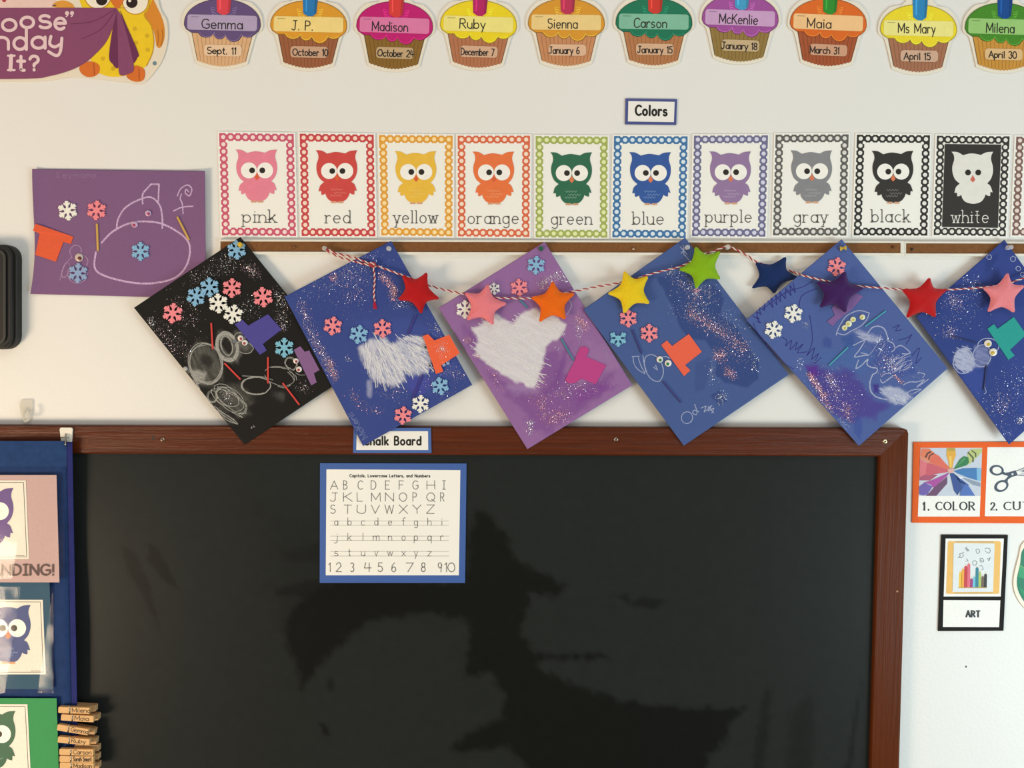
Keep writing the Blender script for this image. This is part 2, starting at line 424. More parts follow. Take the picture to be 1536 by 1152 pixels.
# ------------------------------------------------------------------ procedural colour fields (stains, chalk, glue)
def vnoise(x, y, seed=0):
    xi = np.floor(x).astype(np.int64); yi = np.floor(y).astype(np.int64); fx = x-xi; fy = y-yi
    fx = fx*fx*(3-2*fx); fy = fy*fy*(3-2*fy)
    def hsh(a, b):
        n = (a*374761393 + b*668265263 + seed*974711) & 0xffffffff
        n = ((n ^ (n >> 13)) * 1274126177) & 0xffffffff
        return ((n ^ (n >> 16)) & 0xffff) / 65535.0
    return (hsh(xi,yi)*(1-fx) + hsh(xi+1,yi)*fx)*(1-fy) + (hsh(xi,yi+1)*(1-fx) + hsh(xi+1,yi+1)*fx)*fy
def sdist(X, Y, pts):
    pts = np.array([p[:2] for p in pts], float); ins = np.zeros(X.shape, bool); D = np.full(X.shape, 1e9)
    n = len(pts)
    for i in range(n):
        x1, y1 = pts[i]; x2, y2 = pts[(i+1) % n]
        dx, dy = x2-x1, y2-y1; t = np.clip(((X-x1)*dx + (Y-y1)*dy)/(dx*dx+dy*dy+1e-9), 0, 1)
        D = np.minimum(D, np.hypot(X-x1-t*dx, Y-y1-t*dy))
        c = (y1 > Y) != (y2 > Y)
        ins ^= c & (X < (x2-x1)*(Y-y1)/((y2-y1) if y2 != y1 else 1e-9) + x1)
    return np.where(ins, D, -D)
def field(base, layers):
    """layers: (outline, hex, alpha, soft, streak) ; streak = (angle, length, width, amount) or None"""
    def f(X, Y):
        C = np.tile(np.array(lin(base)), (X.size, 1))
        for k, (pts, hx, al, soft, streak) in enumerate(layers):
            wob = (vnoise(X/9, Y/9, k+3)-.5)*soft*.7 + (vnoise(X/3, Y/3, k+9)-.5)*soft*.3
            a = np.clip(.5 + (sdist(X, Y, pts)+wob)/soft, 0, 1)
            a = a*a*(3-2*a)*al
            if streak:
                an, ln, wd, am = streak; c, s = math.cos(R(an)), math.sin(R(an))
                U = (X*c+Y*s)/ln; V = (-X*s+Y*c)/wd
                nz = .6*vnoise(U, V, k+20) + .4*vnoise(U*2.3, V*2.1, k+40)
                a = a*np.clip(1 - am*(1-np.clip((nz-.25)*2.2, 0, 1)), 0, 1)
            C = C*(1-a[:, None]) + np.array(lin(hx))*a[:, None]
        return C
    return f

# ------------------------------------------------------------------ chalkboard
FR = .018
bd = thing('chalkboard', 'large black chalkboard in a reddish-brown wooden frame', 'chalkboard', 700, 1150, 0)
K2 = crop(100, 660, 2.194)
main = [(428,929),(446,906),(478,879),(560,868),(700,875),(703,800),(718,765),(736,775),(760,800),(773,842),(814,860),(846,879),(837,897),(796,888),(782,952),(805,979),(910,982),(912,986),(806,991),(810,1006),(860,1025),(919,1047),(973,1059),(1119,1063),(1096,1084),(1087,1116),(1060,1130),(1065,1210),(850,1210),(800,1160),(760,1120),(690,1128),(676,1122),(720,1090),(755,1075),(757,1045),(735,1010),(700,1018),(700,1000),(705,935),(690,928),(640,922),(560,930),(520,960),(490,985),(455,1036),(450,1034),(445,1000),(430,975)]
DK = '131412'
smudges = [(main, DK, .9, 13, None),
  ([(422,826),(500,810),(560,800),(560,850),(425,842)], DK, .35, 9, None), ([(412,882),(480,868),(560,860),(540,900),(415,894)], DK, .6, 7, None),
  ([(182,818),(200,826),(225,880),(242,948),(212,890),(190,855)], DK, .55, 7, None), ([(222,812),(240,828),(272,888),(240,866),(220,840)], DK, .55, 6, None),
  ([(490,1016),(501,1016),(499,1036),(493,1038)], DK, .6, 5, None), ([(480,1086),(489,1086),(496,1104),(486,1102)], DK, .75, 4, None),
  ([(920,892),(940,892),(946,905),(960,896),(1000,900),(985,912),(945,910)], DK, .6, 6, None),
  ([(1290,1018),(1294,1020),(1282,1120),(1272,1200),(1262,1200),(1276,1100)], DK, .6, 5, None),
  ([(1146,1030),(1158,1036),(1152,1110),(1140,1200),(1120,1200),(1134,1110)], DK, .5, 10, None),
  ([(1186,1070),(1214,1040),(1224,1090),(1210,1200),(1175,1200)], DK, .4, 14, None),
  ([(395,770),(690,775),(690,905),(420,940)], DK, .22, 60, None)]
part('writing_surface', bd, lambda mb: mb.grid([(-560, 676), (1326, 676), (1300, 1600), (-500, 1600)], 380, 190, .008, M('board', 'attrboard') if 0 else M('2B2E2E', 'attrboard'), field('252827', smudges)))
W1, W2 = M('56240A', 'railx'), M('59280C', 'railz')
def bevslab(mb, q, d1, m, e=5, keep=()):
    """moulded rail: outline quad, front face inset by e px so that the edges are chamfered"""
    inn = []; n = len(q); d0 = 0
    for i in range(n):
        a, b, c = q[i-1], q[i], q[(i+1) % n]
        v1 = ((a[0]-b[0]), (a[1]-b[1])); v2 = ((c[0]-b[0]), (c[1]-b[1]))
        l1 = math.hypot(*v1); l2 = math.hypot(*v2); v1 = (v1[0]/l1, v1[1]/l1); v2 = (v2[0]/l2, v2[1]/l2)
        s = abs(v1[0]*v2[1]-v1[1]*v2[0]) or 1
        k1 = 0 if i in keep else e/s; k2 = 0 if (i-1) % n in keep else e/s   # mitred ends stay on their mitre
        inn.append((b[0]+v1[0]*k1+v2[0]*k2, b[1]+v1[1]*k1+v2[1]*k2))
    a = [P(x, y, d1) for x, y in inn]; b = [P(x, y, d1-.0022) for x, y in q]; c = [Vector((p.x, -d0, p.z)) for p in b]
    vs = a+b+c; fs = [tuple(range(n-1, -1, -1)) if n == 4 else tuple(range(n))]
    fs = [tuple(range(n))]
    for i in range(n): j = (i+1) % n; fs += [(i, j, j+n, i+n), (i+n, j+n, j+2*n, i+2*n)]
    mb.add(vs, fs, m)
# mitred rails; the two at left and bottom lie outside the frame of the photograph but close the board
part('frame_rail', bd, lambda mb: bevslab(mb, [(-620, 635.5), (1355, 642.4), (1360.4, 644.6), (1319, 684.5), (-575, 678)], FR, W1, 2, keep=(2, 4)))
part('frame_rail', bd, lambda mb: bevslab(mb, [(1360.4, 644.6), (1362.4, 650), (1336, 1600), (1294, 1560), (1319, 684.5)], FR, W2, 2, keep=(2, 4)))
part('frame_rail', bd, lambda mb: bevslab(mb, [(1336, 1600), (-600, 1600), (-560, 1560), (1294, 1560)], FR, W1, 3))
part('frame_rail', bd, lambda mb: bevslab(mb, [(-600, 1600), (-620, 635.5), (-575, 678), (-560, 1560)], FR, W2, 3))
for x, y, h, lb in ((244, 659, '8A7A6C', 'dull screw'), (924, 659, 'A09080', 'dull screw'), (1327.5, 662, 'E8D8A8', 'bright brass screw')):
    mb = MB(); c = P(x, y, FR)
    mb.lathe(c, (0, -1, 0), [(.0042, -.001), (.0042, .0008), (.003, .0014), (.0016, .0014), (.0014, .0004)], M(h, 'metal'), 12)
    mb.disc(x, y, 1.0, FR+.0016, M('3A2E26', 'matte'), 6)
    mb.build('screw', bd, label=lb)
for x, y, rx, ry, h in ((230, 657, 2.6, 4, '2C130B'), (1346, 887, 1.6, 1.6, 'B08060')):
    mb = MB(); mb.disc(x, y, rx, FR+.0002, M(h, 'matte'), 8, ry=ry); mb.build('frame_dent', bd)

# ------------------------------------------------------------------ cork rails
def cork_rail(x0, x1, y, slope, label):
    t = thing('cork_display_rail', label, 'pin rail', (x0+x1)/2, y+10, 0)
    yy = lambda x: y + slope*(x-x0)
    qd = lambda a, b, i=0: [(x0+i, yy(x0)+a), (x1-i, yy(x1)+a), (x1-i, yy(x1)+b), (x0+i, yy(x0)+b)]
    wm = M('E6E2D6', 'plastic')
    def fr(mb):
        mb.poly(qd(-3.2, 18.8), 0, wm, .004)
        mb.poly(qd(-3.2, -.5), 0, wm, .0066); mb.poly(qd(14.8, 18.8), 0, wm, .0075)
        for a in ((x0, x0+1.6), (x1-6, x1)):
            mb.poly([(a[0], yy(a[0])-3.2), (a[1], yy(a[1])-3.2), (a[1], yy(a[1])+18.8), (a[0], yy(a[0])+18.8)], 0, wm, .0064)
    part('rail_frame', t, fr)
    def ck(mb): mb.poly([(x0+1.6, yy(x0)-.5), (x1-6, yy(x1)-.5), (x1-6, yy(x1)+14.8), (x0+1.6, yy(x0)+14.8)], .004, M('7C4F26', 'cork'), .0015)
    part('cork_strip', t, ck)
    return t
cork_rail(329, 1357, 362.6, .0022, 'long brown cork pin rail running above the chalkboard')
cork_rail(1357.5, 1700, 365.4, .0022, 'second length of cork pin rail at the right, past the white joint')

# ------------------------------------------------------------------ owls
OWL = [(803,237,1),(850,240),(893,264,1),(960,250),(1035,262,1),(1075,242),(1130,237,1),(1117,265),(1114,300),(1127,350),(1128,400),(1112,450),(1083,486,1),(1108,505),(1126,556,1),(1108,552,1),(1106,585,1),(1088,582),(1070,572,1),(1058,602),(1030,632),(975,646),(915,632),(888,602),(880,576,1),(862,586),(848,586,1),(846,558,1),(826,560,1),(838,515),(868,487,1),(832,455),(812,405),(810,350),(824,300),(820,262)]
def owl(mb, cx, yt, sc, h, d, beak='E0703C', eyes='F5F3EC', chev=None, feet=None, kind='print', mx=1.0, sclera=True):
    f = lambda x, y: (cx + (x-967)*sc*mx, yt + (y-237)*sc)
    mb.poly([f(*p) for p in sm(OWL, 4)], d, M(h, kind))
    if feet:
        for x in (945, 1000):
            for k in (-14, 0, 14): mb.disc(*f(x+k, 645), 9*sc, d+.00005, M(feet, kind), 7)
    if sclera:
        for x in (908, 1035): mb.disc(*f(x, 400), 63*sc, d+.0001, M(eyes, kind), 24)
    for x in (933, 1013): mb.disc(*f(x, 400), 23*sc, d+.0002, M('2A2620', kind), 14)
    mb.poly([f(971,420), f(990,457), f(971,478), f(951,457)], d+.0003, M(beak, kind))
    if chev:
        for x0, x1, y in ((920,1012,545),(945,1040,571),(915,1008,592)):
            n = 8; pts = [f(x0+(x1-x0)*i/n, y+(6 if i % 2 else -6)) for i in range(n+1)]
            mb.ribbon(pts, 4.5*sc, d+.0001, M(chev, kind), cap=False)

CARDS = [ # name, quad TL TR BR BL (of the printed border), border, dot, owl, inner, ink, text x0,x1,baseline, chevron
 ('pink',   [(328.7,199.5),(440.5,201),(444,354),(333,353)], 'CC5A76','F2DED8','E5849A',(364.5,413.5,333.5),None),
 ('red',    [(449.5,200.5),(560.5,202),(563,354.5),(452.5,354)], 'C9474B','F6DCCB','CE4A46',(489,525,334.5),'DE7A70'),
 ('yellow', [(568.5,202.5),(679,203.5),(678.5,354.5),(572,353)], 'E3A23C','FBE2A8','EABC42',(591,655.5,334.5),'F0CB66'),
 ('orange', [(686.5,203.5),(795,203.5),(794,355.5),(687,354.5)], 'DB6A48','F6E2CC','E87640',(702,777.5,335.5),'F09A6C'),
 ('green',  [(803.5,204),(911.5,205),(911,356.5),(803.5,356)], 'A3B15E','E4EBB0','2E6A4E',(827,887,336.5),'78A08C'),
 ('blue',   [(921,204),(1031.5,204.5),(1028.5,357),(918.5,356)], '3F74A8','D8E8F2','33599F',(950,995,336.5),'6E90C4'),
 ('purple', [(1041,203.5),(1152,203),(1148,355),(1038,354)], '6F6E92','D6D6EA','9478A2',(1059,1127,333.5),'B4A0C0'),
 ('gray',   [(1163.5,202),(1273,201.5),(1269.5,353.5),(1159.5,353)], '605E5C','DEDCD6','86878B',(1191,1240.5,333.5),'A5A6AC'),
 ('black',  [(1285.5,202),(1395,203),(1391,353.5),(1280.5,353)], '2E2C2A','E8E6E0','343230',(1308,1364,333),'76746E'),
 ('white',  [(1405.5,203.5),(1514.5,204.5),(1508.5,354.5),(1400.5,352.5)], '33312F','E6E4DC','E4E2DA',(1428,1482.5,334),None),
 ('brown',  [(1524.5,205),(1634,206),(1630,356),(1518,353)], '7E6058','E6D6CE','6E4A3A',(1545,1600,335),'94705E')]
for ci, (nm, q, bc, dc, oc, (tx0, tx1, ty), chev) in enumerate(CARDS):
    wc = nm == 'white'
    cx = sum(p[0] for p in q)/4; cy = sum(p[1] for p in q)/4
    place = {'brown': ' cut off at the right edge'}.get(nm, '')
    t = thing('owl_color_card', f'polka-dot bordered card with a {nm} owl and {nm}{place}', 'picture card', cx, cy+75, 0, 'owl color cards above the cork rail')
    inset = 2.3
    def sheet(mb):
        o = [(q[0][0]-inset, q[0][1]-inset), (q[1][0]+inset, q[1][1]-inset), (q[2][0]+inset, q[2][1]+inset), (q[3][0]-inset, q[3][1]+inset)]
        mb.poly(o, .0004, M('F3F2EB', 'laminate'), .0012)
    part('card_sheet', t, sheet)
    d0 = .00175
    W_, H_ = 110, 152
    def border(mb):
        bw, bh = 11.6/W_, 11.6/H_
        qp = lambda u, v: quadpt(q, u, v)
        m = M(bc, 'print')
        for a in (((0,0),(1,0),(1,bh),(0,bh)), ((0,1-bh),(1,1-bh),(1,1),(0,1)), ((0,bh),(bw,bh),(bw,1-bh),(0,1-bh)), ((1-bw,bh),(1,bh),(1,1-bh),(1-bw,1-bh))):
            mb.poly([qp(*k) for k in a], d0, m)
        dm = M(dc, 'print')
        for hor in (True, False):
            ln = W_ if hor else H_; n = round((ln-11.6)/11.0); st = (ln-11.6)/n
            for side in (0, 1):
                for i in range(n+1):
                    if not hor and i in (0, n): continue
                    a = 5.8 + st*i
                    for off, sh, rr in ((5.8, 0, 3.25), (-.4, .5, 2.5), (12.0, .5, 2.5)):
                        if sh and i == n: continue
                        aa = a + st*sh
                        if not hor and sh and (aa < 9 or aa > ln-9) and off > 5: continue
                        o = off if side == 0 else ((H_ if hor else W_) - off)
                        u, v = (aa/W_, o/H_) if hor else (o/W_, aa/H_); lv = d0+.0001+(.00002 if hor else 0)+(.00004 if sh else 0)
                        x, y = qp(u, v); mb.disc(x, y, rr, lv, dm if sh == 0 else M('F3F2EB' if not (wc and off > 6) else dc, 'print'), 9 if sh == 0 else 7)
        if wc: mb.poly([qp(12.3/W_, 12.6/H_), qp(1-12.3/W_, 12.6/H_), qp(1-12.3/W_, 1-12.6/H_), qp(12.3/W_, 1-12.6/H_)], d0+.00025, M('33312F', 'print'))
    part('dotted_border', t, border)
    s = 0.191; e = quadpt(q, .495, .158)
    def ow(mb):
        owl(mb, e[0], e[1], s, oc, d0+.0004, beak='D0695A' if wc else ('DE6038' if nm in ('yellow', 'orange', 'red', 'pink') else 'DE7A52'),
            chev=chev, feet='DDA988' if not wc else None, sclera=not wc)
    part('owl_picture', t, ow)
    def wd(mb):
        text(mb, nm, (tx0, ty), (tx1, ty), 18.5, 1.15, d0+.0004, M('E8E6DE' if wc else '45423C', 'print'), gap=.26, serif=.13)
    part('word', t, wd)

# ------------------------------------------------------------------ cupcakes
CUPS = [ # cx, label y, tilt, frosting, label, wrapper, candle, name, (x0,x1), date, (x0,x1), words
 (333.5,34.6,1.4,'64507F','B3A3C4','DDB083','DE4450','Gemma',(303,363.6),'Sept. 11',(312,355),'purple frosting, peach wrapper and red candle'),
 (463,37,1.2,'DF9C2B','F3D98A','9C5F3C','2579B8','J. P.',(438,469),'October 10',(440,492.5),'golden frosting, brown wrapper and blue candle'),
 (592,38.4,1.8,'C21772','DE7CAC','8A6527','D93C38','Madison',(558.7,611.5),'October 24',(568,622),'magenta frosting, olive wrapper and red candle'),
 (717.7,36.5,1.8,'EFD61A','F1E585','B5744F','B51C64','Ruby',(690,728),'December 7',(693,742.5),'bright yellow frosting and magenta candle'),
 (849.6,34,.6,'DA9828','EED08A','C88A5C','BE2E54','Sienna',(822,866),'January 6',(824,869.5),'golden frosting, tan wrapper and magenta candle'),
 (981,33,.8,'0C7454','80BCA0','B5784A','CF3528','Carson',(951,1000),'January 15',(957,1009),'dark teal-green frosting and red candle'),
 (1110.4,27.3,2.0,'A04E9C','CBA0CC','93773C','3F9DCB','McKenlie',(1079.5,1136.5),'January 18',(1084,1137),'orchid frosting, khaki wrapper and light blue candle'),
 (1242.6,34,2.4,'DE6A1E','F4C68C','A5532E','2B8C2A','Maia',(1211,1246.7),'March 31',(1217,1260.5),'orange frosting, rust wrapper and green candle'),
 (1378,43,1.2,'EEDA2C','F0E88E','A77153','2A87C0','Ms Mary',(1347.7,1403),'April 15',(1357,1396.5),'lemon frosting and blue candle'),
 (1505,40.5,1.6,'468A26','9ACA78','CC933C','0E4A92','Milena',(1480,1521.5),'April 30',(1484.6,1526),'grass-green frosting and navy candle')]
def blend(a, b, k): return ''.join('%02X' % int(int(a[i:i+2], 16)*(1-k)+int(b[i:i+2], 16)*k) for i in (0, 2, 4))
def shade(h, k):
    return ''.join('%02X' % max(0, min(255, int(int(h[i:i+2], 16)*k + (255*(k-1) if k > 1 else 0)*.35))) for i in (0, 2, 4))
for cx, cy, tl, fc, lc, wc_, cc, name, nx, date, dx, words_ in CUPS:
    t = thing('birthday_cupcake_card', 'laminated cupcake birthday card with ' + words_, 'paper cut-out', cx, cy+60, 0, 'birthday cupcakes in a row along the top')
    ca, sa = math.cos(R(tl)), math.sin(R(tl))
    T = lambda x, y: (cx + x*ca - y*sa, cy + x*sa + y*ca)
    TT = lambda pts: [T(*p[:2]) for p in pts]
    d0 = .003
    base = [(-61,2),(-57,-16),(-42,-32),(-20,-40),(-17,-86),(1,-96),(18,-86),(21,-40),(42,-32),(57,-16),(60.5,2),(58,11),(50,18),(40,57),(37,61.5),(18,67.5),(0,69),(-18,67.5),(-37,61.5),(-39.5,57),(-50,18),(-58,11)]
    part('card_backing', t, lambda mb: mb.poly(TT(sm(base, 3)), .0008, M('ECE4D2', 'laminate'), .0018))
    def wrapper(mb):
        bot = [(36 - 72*i/28, 57 + 7.5*math.sin(math.pi*i/28) + (1.1 if i % 2 else -.4)) for i in range(29)]
        mb.poly(TT([(-45.5,12),(46,12)] + bot), d0, M(wc_, 'print'))
        for i in range(1, 14):
            u = i/14; a = (-45.5+91.5*u, 12); b = (-36+72*u, 57+7*math.sin(math.pi*u))
            mb.ribbon([T(*a), T(*b)], .9, d0+.0001, M(shade(wc_, .84), 'print'), cap=False)
        mb.ribbon(TT([(-45.5,14),(-36,57)]), .9, d0+.0001, M(shade(wc_, .6), 'print'), cap=False)
        mb.ribbon(TT([(46,14),(36,57)]), .9, d0+.0001, M(shade(wc_, .6), 'print'), cap=False)
    part('wrapper', t, wrapper)
    def scal(x0, x1, y0, dep, n=6): return [(x0+(x1-x0)*i/n, y0+dep*math.sin(math.pi*i/n)**.6) for i in range(n+1)]
    fr_ = arc(0, 0, 57, 36, 180, 0, 18); fr_ = [(x, -y) for x, y in fr_]
    low = [(57,4),(55,10),(50,15)] + [(x, y) for x, y in reversed(scal(30, 47, 17, 3.5))] + list(reversed(scal(5, 30, 18, 9.5))) + list(reversed(scal(-12, 5, 18, 6))) + list(reversed(scal(-36, -12, 15, 7))) + [(-46,15),(-54,10),(-57,4)]
    def frost(mb):
        mb.poly(TT(fr_+low), d0+.0003, M(fc, 'print'))
        mb.ribbon(TT(fr_+low+[fr_[0]]), 1.0, d0+.0004, M(shade(fc, .72), 'print'))
        mb.ribbon(TT([(x*.955, y*.955) for x, y in low[3:-3]]), .8, d0+.0005, M(shade(fc, 1.25), 'print'))
        for sx in (-1, 1):
            for k in (0, 1, 2):
                mb.ribbon(TT([(1.5+sx*13, -22+k*3.5), (1.5+sx*(19-k), -24+k*4), (1.5+sx*(19-k), -21+k*4), (1.5+sx*13, -19+k*3.5)]), .7, d0+.0005, M(shade(fc, 1.25), 'print'))
        mb.ribbon(TT([(-11,-14),(-4,-10.5),(2,-12.5),(8,-10),(14,-14)]), .8, d0+.0005, M(shade(fc, 1.25), 'print'))
    part('frosting', t, frost)
    def cand(mb):
        mb.poly(TT([(-10.5,-76),(13.5,-76),(12.5,-34),(11,-17),(8,-14.5),(5,-12.5),(-1,-12.5),(-5,-14.5),(-8.5,-17),(-9.5,-34)]), d0+.0006, M(cc, 'print'))
        mb.poly(TT([(-6,-76),(-3,-76),(-3,-20),(-5,-20)]), d0+.0007, M(shade(cc, 1.18), 'print'))
        mb.poly(TT([(9,-76),(13.5,-76),(12.5,-34),(11,-17),(8,-16)]), d0+.0007, M(shade(cc, .85), 'print'))
        mb.poly(TT(sm([(1,-92,1),(6,-82),(1,-76),(-4,-82)], 3)), d0+.0007, M('F0B040', 'print'))
    part('candle', t, cand)
    def lab(mb):
        mb.poly(TT(rrect(-52.5, -12, 52, 11, 4)), d0+.0008, M(lc, 'print'))
        mb.ribbon(TT([(-47,-8.5),(-35,-8.5)]), 1.3, d0+.0009, M(shade(lc, .78), 'print'), cap=False)
        x0, x1 = nx[0]-cx, nx[1]-cx
        low_ = 2 if name[-1] in 'y' else 0
        text(mb, name, T(x0, 8.5-low_), T(x1, 8.5-low_), 14, 1.5, d0+.001, M('26221E', 'print'), gap=.2, jit=.025)
    part('name_label', t, lab)
    def dat(mb):
        mb.poly(TT(rrect(-26.5, 32.5, 30, 49.5, 5)), d0+.0008, M(blend(wc_, 'F2DCC4', .55), 'print'))
        x0, x1 = dx[0]-cx, dx[1]-cx
        text(mb, date, T(x0, 46.5), T(x1, 46.5), 10, 1.45, d0+.001, M('211D1A', 'print'), gap=.17, jit=.03)
    part('date_label', t, dat)

# ------------------------------------------------------------------ bird banner, top left
t = thing('bird_banner_sign', 'laminated purple banner sign carried by a yellow spotted bird, top left', 'sign', 120, 110, 0)
K = crop(0, 0, 5.689)
part('sign_backing', t, lambda mb: mb.poly(sm(K((-900,-200,1),(1300,-200,1),(1370,80),(1420,170),(1432,300),(1415,420),(1370,540),(1270,670),(1200,715),(1080,700),(900,680),(600,655),(300,692),(-900,692,1)), 3), .0008, M('E8DDC8', 'laminate'), .0016))
part('sign_header', t, lambda mb: mb.poly(K((-900,-200),(470,-200),(480,72),(-900,72)), .0026, M('E9C9C0', 'print')))
def bird(mb):
    y = M('EDC922', 'print')
    mb.poly(sm(K((460,62),(458,30),(500,8),(560,5),(620,35),(640,70,1)), 3), .0026, M('DE9A3C', 'print'))
    mb.poly(sm(K((1260,-80),(1340,60),(1385,160),(1405,250),(1400,340),(1370,405),(1335,390),(1310,260),(1230,130)), 3), .0026, M('D98A2C', 'print'))
    mb.poly(sm(K((650,-200),(1290,-200),(1275,60),(1230,130),(1290,220),(1312,350),(1297,460),(1250,560),(1150,625),(1000,655),(870,635),(780,540),(700,60)), 3), .0027, y)
    mb.ribbon(sm(K((1285,-60),(1272,60),(1230,130),(1290,220),(1312,350),(1297,460),(1250,560)), 3, False), 1.6, .0028, M('C99A20', 'print'))
    for x, yy in ((1150,245),(1255,305),(1260,425),(878,500),(965,585),(1160,365)): mb.disc(*K((x, yy))[0], 3.4, .0028, M('D3AE1E', 'print'), 12)
    mb.ribbon(sm(K((1345,260),(1352,330),(1340,390)), 3, False), 1.2, .0028, M('B56E1E', 'print'))
    mb.ribbon(sm(K((1385,250),(1388,320),(1372,390)), 3, False), 1.2, .0028, M('B56E1E', 'print'))
part('bird_body', t, bird)
def eyes(mb):
    for x, yy, r, px_, py_ in ((835,-40,110,868,-2), (1155,12,106,1125,20)):
        mb.disc(*K((x, yy))[0], (r+9)/5.689, .0029, M('C8942A', 'print'), 28)
        mb.disc(*K((x, yy))[0], r/5.689, .003, M('F2EAD8', 'print'), 28)
        mb.disc(*K((px_, py_))[0], 8.6, .0031, M('2A1A16', 'print'), 20)
        mb.disc(*K((px_-18, py_-14))[0], 2.3, .0032, M('F4ECDC', 'print'), 10)
part('bird_eyes', t, eyes)
part('beak', t, lambda mb: mb.poly(sm(K((940,0,1),(1000,-12),(1058,0,1),(1030,50),(1000,78,1),(970,50)), 3), .0034, M('D9742C', 'print')))
def feet(mb):
    for pts, ln in [((((740,528),(800,528),(848,560),(845,620),(800,652),(740,655),(688,618),(680,565)), ((800,540),(806,645))), (((1140,565),(1200,570),(1236,605),(1225,680),(1150,697),(1078,650)), ((1185,590),(1188,690))))[FI]]:
        mb.poly(sm(K(*pts), 3), .003, M('D6702A', 'print')); mb.ribbon(K(*ln), 1.2, .0031, M('A84E1C', 'print'))
FEET = (0, 1)
for FI in FEET: part('bird_foot', t, feet)
def cloth(mb):
    p = M('86486C', 'print'); q = M('6A2E54', 'print')
    mb.poly(sm(K((-900,70,1),(950,66),(1000,70,1),(985,160),(940,290),(890,380),(800,475),(720,540),(600,600),(420,650),(200,672),(-900,680,1)), 4), .0033, p)
    mb.poly(sm(K((1002,80,1),(960,250),(930,480),(960,545),(1010,575),(1060,350)), 3), .0034, q)
    mb.poly(sm(K((1022,80,1),(1085,230),(1180,450),(1172,490),(1130,530),(1080,300)), 3), .0034, q)
    mb.poly(sm(K((998,80,1),(1005,350),(1012,600),(1040,645),(1090,632),(1142,590),(1110,400),(1040,150)), 3), .0036, p)
    for a in ((((600,205),(800,180),(980,80))), (((700,330),(860,250),(990,85)))):
        mb.ribbon(sm(list(K(*a)), 5, False), .9, .0035, q)
part('purple_cloth', t, cloth)
def banner_text(mb):
    m = M('E6C8CC', 'print'); wq = 4.7
    def L_(c, x0, x1, yb, h): letter(mb, c, x0/5.689, x1/5.689, yb/5.689, h/5.689, wq, .0039, m)
    for c, x0, x1, yb, h in (('h',-140,-30,285,200),('C',-340,-180,290,200),('o',20,138,262,160),('o',178,288,236,150),('s',335,432,238,175),('e',468,560,250,160),
        ('o',-230,-110,425,190),('n',-40,72,420,170),('d',118,225,422,190-20),('a',272,385,412,160),('t',150,215,600,130),('?',255,330,598,120)):
        L_(c, x0, x1, yb, h)
    for a in (((435,310),(425,375),(470,400),(525,370)), ((528,325),(515,440),(480,475),(415,440))): mb.ribbon(sm(list(K(*a)), 4, False), wq, .0039, m)
    mb.ribbon(K((95,475),(90,595)), wq+1.2, .0039, m)
    for yy in (475, 598): mb.ribbon(K((68,yy),(125,yy)), 3.4, .0039, m)
    for x in (572, 615): mb.disc(x/5.689, 112/5.689, 3.2, .0039, m, 10); mb.ribbon(sm(list(K((x+8,112),(x+6,130),(x-8,142))), 3, False), 1.8, .0039, m)
part('banner_lettering', t, banner_text)
mb = MB(); mb.disc(*K((1320, 540))[0], 3.2, .0026, M('6E8894', 'print'), 12); mb.disc(*K((35, 0))[0], 3.2, .003, M('B0394A', 'print'), 12)
mb.build('printed_dot', t)

# ------------------------------------------------------------------ small signs
def bordered(name, label, outer, inner, bc, d0, ic='F0EEE8', th=.0016, kind='laminate'):
    cx = sum(p[0] for p in outer)/4; cy = outer[2][1]
    t = thing(name, label, 'sign', cx, cy, d0)
    part('sign_backing', t, lambda mb: mb.poly(outer, d0, M(bc, kind), th))
    part('sign_face', t, lambda mb: [mb.poly(q, d0+th+.0002, M(ic, kind)) for q in inner])
    return t, d0+th+.0004
t, d1 = bordered('colors_sign', 'small white sign with blue border reading Colors', [(938.3,147.6),(1015.7,148.8),(1014.5,187.2),(937.6,186.3)], [[(942.5,151.6),(1012,152.8),(1010.8,183.2),(941.8,182.2)]], '46508C', .0006)
part('lettering', t, lambda mb: text(mb, 'Colors', (953.5,172.6), (1000,173.4), 14.5, 3.0, d1, M('1E1C1C', 'print'), gap=.3))
t, d1 = bordered('chalk_board_sign', 'white Chalk Board sign with blue border on the frame, partly under a blue picture', [(530.5,641.9),(646.4,641.9),(647.2,679.7),(529.6,679.7)], [[(535.2,646.8),(642,646.8),(642.3,675),(534.4,675)]], '4668AC', FR+.0004)
part('lettering', t, lambda mb: text(mb, 'Chalk Board', (546,667.3), (631,667.3), 12.4, 2.5, d1, M('1E1C1C', 'print'), gap=.3))
t, d1 = bordered('alphabet_sheet', 'laminated blue-edged sheet of handwritten alphabet and numbers on the chalkboard', [(480,694.7),(699.8,695.3),(697.6,874.4),(479.5,874.4)], [[(489.7,704),(690.5,705.2),(688.3,863),(488.6,863)]], '3F62A8', .0085, ic='F4F3EC')
K = crop(480, 700, 6.777)
part('title', t, lambda mb: text(mb, 'Capitals, Lowercase Letters, and Numbers', K((302,106))[0], K((1118,108))[0], 4.2, .95, d1, M('3A3A38', 'print'), gap=.3))
